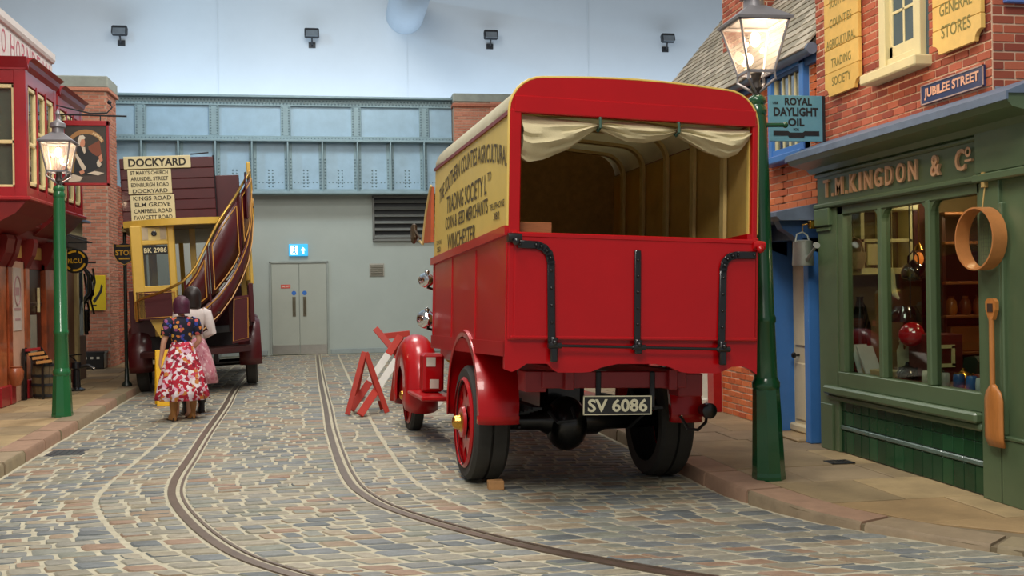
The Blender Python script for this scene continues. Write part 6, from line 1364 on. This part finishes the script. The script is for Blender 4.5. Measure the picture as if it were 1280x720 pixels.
def boot(t, s, x, y, m, top, heel=.03, name='boot'):
    k = MB(); o = V((x, y, 0))
    prof = [(top, 0, -.012, .058, .062), (top * .6, 0, -.012, .056, .062), (.13, 0, -.008, .043, .052), (.09, 0, .005, .042, .06), (.06, 0, .03, .045, .10), (.03, 0, .045, .046, .125), (.004, 0, .045, .044, .12)]
    rows = [[((o.x + cx + rx * cos(q)) * s, (o.y + cy + ry * sin(q)) * s, z * s) for q in np.linspace(0, 2 * pi, 17)[:-1]] for (z, cx, cy, rx, ry) in prof]
    k.grid(rows, cu=True); k.f.append(tuple(range(len(prof) * 16 - 16, len(prof) * 16))); k.mi.append(0)
    b = k.build(name, m, t, smooth=True)
    k = MB(); k.box(((x - .03) * s, (y - .07) * s, 0), ((x + .03) * s, (y - .015) * s, .04 * s), .006); k.box(((x - .044) * s, (y - .06) * s, 0), ((x + .044) * s, (y + .16) * s, .012)); k.build('sole', mat('sole_brown', '#3a2a1e', .7), b)
m_skin1 = mat('skin_fair', '#cf9f84', .55, var=.05); m_skin2 = mat('skin_pale', '#d4a68e', .55, var=.05)
m_flskirt = floral('crimson_floral', '#e6dade', ['#a8142c', '#bf1f38', '#dcc8d4', '#7e1028', '#c83a54', '#ece2e4', '#b0182e', '#d8a8bc', '#9c1838', '#c87f3a'], 23, .74)
m_flnavy = floral('navy_floral', '#14172c', ['#d07a34', '#2c3f96', '#d8a640', '#c85a5a', '#3a56b8', '#d89a4a', '#8a4a7a'], 17, .42)
p1, s1, ht1 = person('woman with short purple hair in a navy floral top and crimson floral skirt', (-2.0, 14.5, road_z(-2.0)), radians(27), 1.63, ((-.25, -.02, 1.07), (-.27, .05, .84)), ((.24, -.03, 1.07), (.17, .14, .92)), radians(8), m_skin1)
bod = [(0, 0, 1.0, .13, .10, 0), (0, 0, 1.05, .125, .098, 0), (0, 0, 1.12, .14, .108, 0), (0, 0.005, 1.22, .168, .125, 0), (0, 0, 1.30, .175, .118, 0), (0, -.005, 1.355, .155, .10, 0), (0, -.01, 1.39, .10, .075, 0), (0, -.01, 1.40, .075, .065, 0)]
k = MB(); rings(k, bod, s1); k.build('floral_top', m_flnavy, p1, smooth=True, solid=.006)
for q, el in ((-1, (-.25, -.02, 1.07)), (1, (.24, -.03, 1.07))):
    sleeve(p1, s1, [(q * .12, -.01, 1.345), (q * .18, -.01, 1.315), (q * .21, -.015, 1.22), tuple(V((q * .165, -.01, 1.325)).lerp(V(el), .72))], [.06, .075, .068, .062], m_flnavy, 'sleeve')
sk1 = [(0, 0, 1.06, .125, .098, 0), (0, 0, 1.0, .15, .125, .1), (0, 0, .9, .19, .165, .3), (0, 0, .75, .235, .215, .5), (0, 0, .6, .275, .26, .75), (0, 0, .42, .315, .30, 1), (0, 0, .28, .345, .33, 1.2)]
k = MB(); rings(k, sk1, s1, n=72, fold=.022, nf=11); k.build('floral_skirt', m_flskirt, p1, smooth=True, solid=.006)
hair(p1, s1, ht1, mat('purple_hair', '#4a1c34', .5, var=.3, scale=30), 1.44)
m_tanb = mat('tan_leather_boot', '#a8743a', .5, var=.15)
boot(p1, s1, -.13, -.01, m_tanb, .34); boot(p1, s1, .13, .0, m_tanb, .34)
p2, s2, ht2 = person('dark haired woman in a white cardigan and pink skirt, half behind the other', (-1.95, 15.2, road_z(-1.95)), radians(18), 1.76, ((-.22, .05, 1.09), (-.12, .24, 1.03)), ((.25, -.04, 1.08), (.12, .16, .98)), radians(35), m_skin2)
m_card = mat('white_knit', '#d6ccc8', .9, var=.06, scale=20, bump=.2, bscale=200); m_psk = floral('pink_floral', '#c98a96', ['#b86a7c', '#d8a8b0', '#c47886', '#e0c0c4'], 22, .5)
k = MB(); rings(k, [(0, 0, .98, .15, .12, 0)] + bod[1:], s2); k.build('white_cardigan', m_card, p2, smooth=True, solid=.008)
for q, el, wr in ((-1, (-.22, .05, 1.09), (-.12, .24, 1.03)), (1, (.25, -.04, 1.08), (.12, .16, .98))):
    sleeve(p2, s2, [(q * .12, -.01, 1.345), (q * .18, -.01, 1.31), tuple(V((q * .165, -.01, 1.325)).lerp(V(el), .6)), el, tuple(V(el).lerp(V(wr), .9))], [.058, .072, .062, .054, .042], m_card, 'sleeve')
k = MB(); rings(k, [(0, 0, 1.03, .13, .10, 0), (0, 0, .95, .16, .135, .2), (0, 0, .8, .215, .19, .6), (0, 0, .6, .27, .25, .9), (0, 0, .40, .315, .30, 1.2)], s2, n=60, fold=.018, nf=9); k.build('pink_skirt', m_psk, p2, smooth=True, solid=.006)
hair(p2, s2, ht2, mat('dark_brown_hair', '#1f1512', .45, var=.3, scale=30), 1.385)
m_blk = mat('black_boot', '#16161a', .4)
boot(p2, s2, -.10, 0, m_blk, .26); boot(p2, s2, .10, 0, m_blk, .26)
# ---------------------------------------------------------------- street lamps
m_lgreen = mat('lamp_post_green', '#1d6a3c', .25, var=.05, coat=.5); m_lgreen2 = mat('dark_lamp_green', '#0f4a2a', .25, var=.05, coat=.5)
m_lgl = glass('lantern_glass', '#fff2e4', .93, frost=.10); m_mantle = emit('gas_mantle', '#ffe6c4', 13.0)
def street_lamp(loc, label, mp, zc, bw, glow, dims, bar):
    """dims: (z glass bottom, z glass top, half width bottom, half width top)"""
    t = thing('street_lamp', label, 'lamp post', loc)
    zb, zt, hb, hw = dims
    k = MB(); k.lathe([(bw, 0), (bw, .03), (bw * .97, .06), (bw * .80, zc - .03)], 8, a0=pi / 8, a1=2 * pi + pi / 8); k.build('base', mp, t)
    k = MB(); k.lathe([(bw * .76, zc - .04), (bw * .84, zc - .02), (bw * .84, zc + .02), (bw * .72, zc + .05), (bw * .70, zc + .06)], 20)
    k.lathe([(bw * .70, zc + .05), (bw * .66, zc + .5), (bw * .72, zc + .51), (bw * .72, zc + .55), (bw * .64, zc + .57), (bw * .56, zb - .42), (bw * .50, zb - .33)], 20); k.build('shaft', mp, t, smooth=True)
    k = MB(); k.lathe([(bw * .50, zb - .35), (bw * .56, zb - .33), (bw * .58, zb - .30), (bw * .46, zb - .26), (bw * .55, zb - .23), (bw * .50, zb - .20), (bw * .34, zb - .18)], 20); k.build('collar', mp, t, smooth=True)
    k = MB(); k.lathe([(.045, zb - .19), (.028, zb - .16), (.05, zb - .12), (.03, zb - .06), (.045, zb)], 14); k.build('cradle_stem', mat('cradle_iron', '#3a3634', .5, .4), t, smooth=True)
    if bar: k = MB(); k.tube([(-.24, 0, zb - .42), (.24, 0, zb - .42)], .018, 8); k.ball((.24, 0, zb - .42), .026, 8, 6); k.ball((-.24, 0, zb - .42), .026, 8, 6); k.build('ladder_bar', mp, t, smooth=True)
    mi = mat('lantern_metal', '#8c8a8e', .4, .4)
    fr = MB()
    for a, b2 in ((1, 1), (1, -1), (-1, 1), (-1, -1)):
        fr.bar((a * hb, b2 * hb, zb), (a * hw, b2 * hw, zt), .016, .016, up=(a, -b2, 0)); fr.tube([(0, 0, zb - .17), (a * hb * 1.05, b2 * hb * 1.05, zb - .06), (a * hb, b2 * hb, zb)], .012, 6)
    for z, h in ((zb, hb), (zt, hw)):
        for q in (-1, 1): fr.box((-h - .01, q * h - .01, z - .01), (h + .01, q * h + .01, z + .012)); fr.box((q * h - .01, -h - .01, z - .01), (q * h + .01, h + .01, z + .012))
    fr.build('lantern_frame', mi, t)
    for a, b2 in ((0, -1), (0, 1), (-1, 0), (1, 0)):
        c = V((a, b2, 0)); sd = V((-b2, a, 0)); k = MB()
        k.add([c * hb - sd * hb + V((0, 0, zb)), c * hb + sd * hb + V((0, 0, zb)), c * hw + sd * hw + V((0, 0, zt)), c * hw - sd * hw + V((0, 0, zt))], [(0, 1, 2, 3)]); k.build('glass_pane', m_lgl, t)
    k = MB(); R2 = sqrt(2); sq = lambda r, z: [(r, r, z), (-r, r, z), (-r, -r, z), (r, -r, z)]
    k.grid([sq(hw + .025, zt), sq(hw + .03, zt + .02), sq(hw * .62, zt + .10), sq(hw * .36, zt + .14)], cu=True); k.f.append((12, 13, 14, 15)); k.mi.append(0); k.build('lantern_roof', mi, t)
    k = MB(); k.lathe([(hw * .42, zt + .13), (hw * .40, zt + .20), (hw * .56, zt + .21), (hw * .52, zt + .26), (hw * .2, zt + .30), (.02, zt + .32), (.018, zt + .36), (.035, zt + .39), (.015, zt + .43), (0, zt + .46)], 14); k.build('chimney_cap', mi, t, smooth=True)
    k = MB(); k.ball((0, -.0, zt - .12), .042, 12, 8, (1, 1, 1.5)); k.ball((.05, -.03, zt - .22), .022, 10, 6); k.ball((-.07, .02, zt - .16), .022, 10, 6); k.build('gas_mantle', m_mantle, t, smooth=True)
    lamp('lantern_light', 'POINT', V(loc) + V((0, 0, zt - .14)), glow, (1.0, .82, .60), .06)
    return t
street_lamp((3.49, 8.02, PAVE), 'dark green gas lamp post between the red lorry and the shop window', m_lgreen2, .77, .135, 26, (3.31, 3.71, .11, .205), True).rotation_euler = (0, radians(-.95), 0)
street_lamp((-3.55, 14.6, PAVE), 'bright green gas lamp post on the pavement before the public house', m_lgreen, .58, .135, 40, (3.24, 3.62, .12, .185), False)
# ---------------------------------------------------------------- red and white works barrier
m_rr = mat('works_red', '#b03020', .5, var=.1); m_rw = mat('works_white', '#d2d2ca', .5, var=.06)
def tres(pts, label, w=.09, th=.03):
    t = thing('trestle', label, 'trestle', (0, 0, 0)); o = V(pts[0][1]) * 0
    for nm, p, q, m in pts:
        k = MB(); k.bar(p, q, w, th, up=(0, -1, .15), bev=.004); k.build(nm, m, t)
    return t
def gz(x, y): return road_z(x)
tres([('leg', (.17, 13.98, .02), (.41, 14.14, .84), m_rr), ('leg', (.25, 14.5, .02), (.42, 14.18, .83), m_rr), ('leg', (.70, 14.06, .02), (.43, 14.14, .83), m_rr), ('leg', (.66, 14.52, .02), (.44, 14.18, .81), m_rr), ('cross_tie', (.24, 14.4, .18), (.66, 14.42, .18), m_rw)], 'low red A-frame trestle standing at the left end of the works barrier', .07)
tres([('leg', (.60, 15.1, 1.12), (1.06, 14.93, .55), m_rr), ('leg', (1.06, 14.93, .55), (1.5, 14.77, .02), m_rw), ('leg', (.98, 15.2, 1.05), (.86, 15.6, .02), m_rr), ('cross_tie', (.72, 15.14, 1.0), (1.1, 15.18, 1.03), m_rr)], 'taller crossed red trestle that props the far end of the banded poles')
def pole(p, q, label):
    t = thing('barrier_pole', label, 'barrier pole', (0, 0, 0)); p, q = V(p), V(q); n = 3; cuts = [0, .36, .74, 1]
    for i in range(n):
        k = MB(); k.bar(p.lerp(q, cuts[i]), p.lerp(q, cuts[i + 1]), .10, .035, up=(0, -1, .2), bev=.003); k.build('red_band' if i % 2 == 0 else 'white_band', m_rr if i % 2 == 0 else m_rw, t)
pole((.22, 14.2, .06), (.95, 15.0, 1.0), 'red and white banded pole leaning from the low trestle, the rear one')
pole((.33, 13.80, .03), (1.05, 14.80, .92), 'red and white banded pole leaning on the tall trestle, the nearer one')
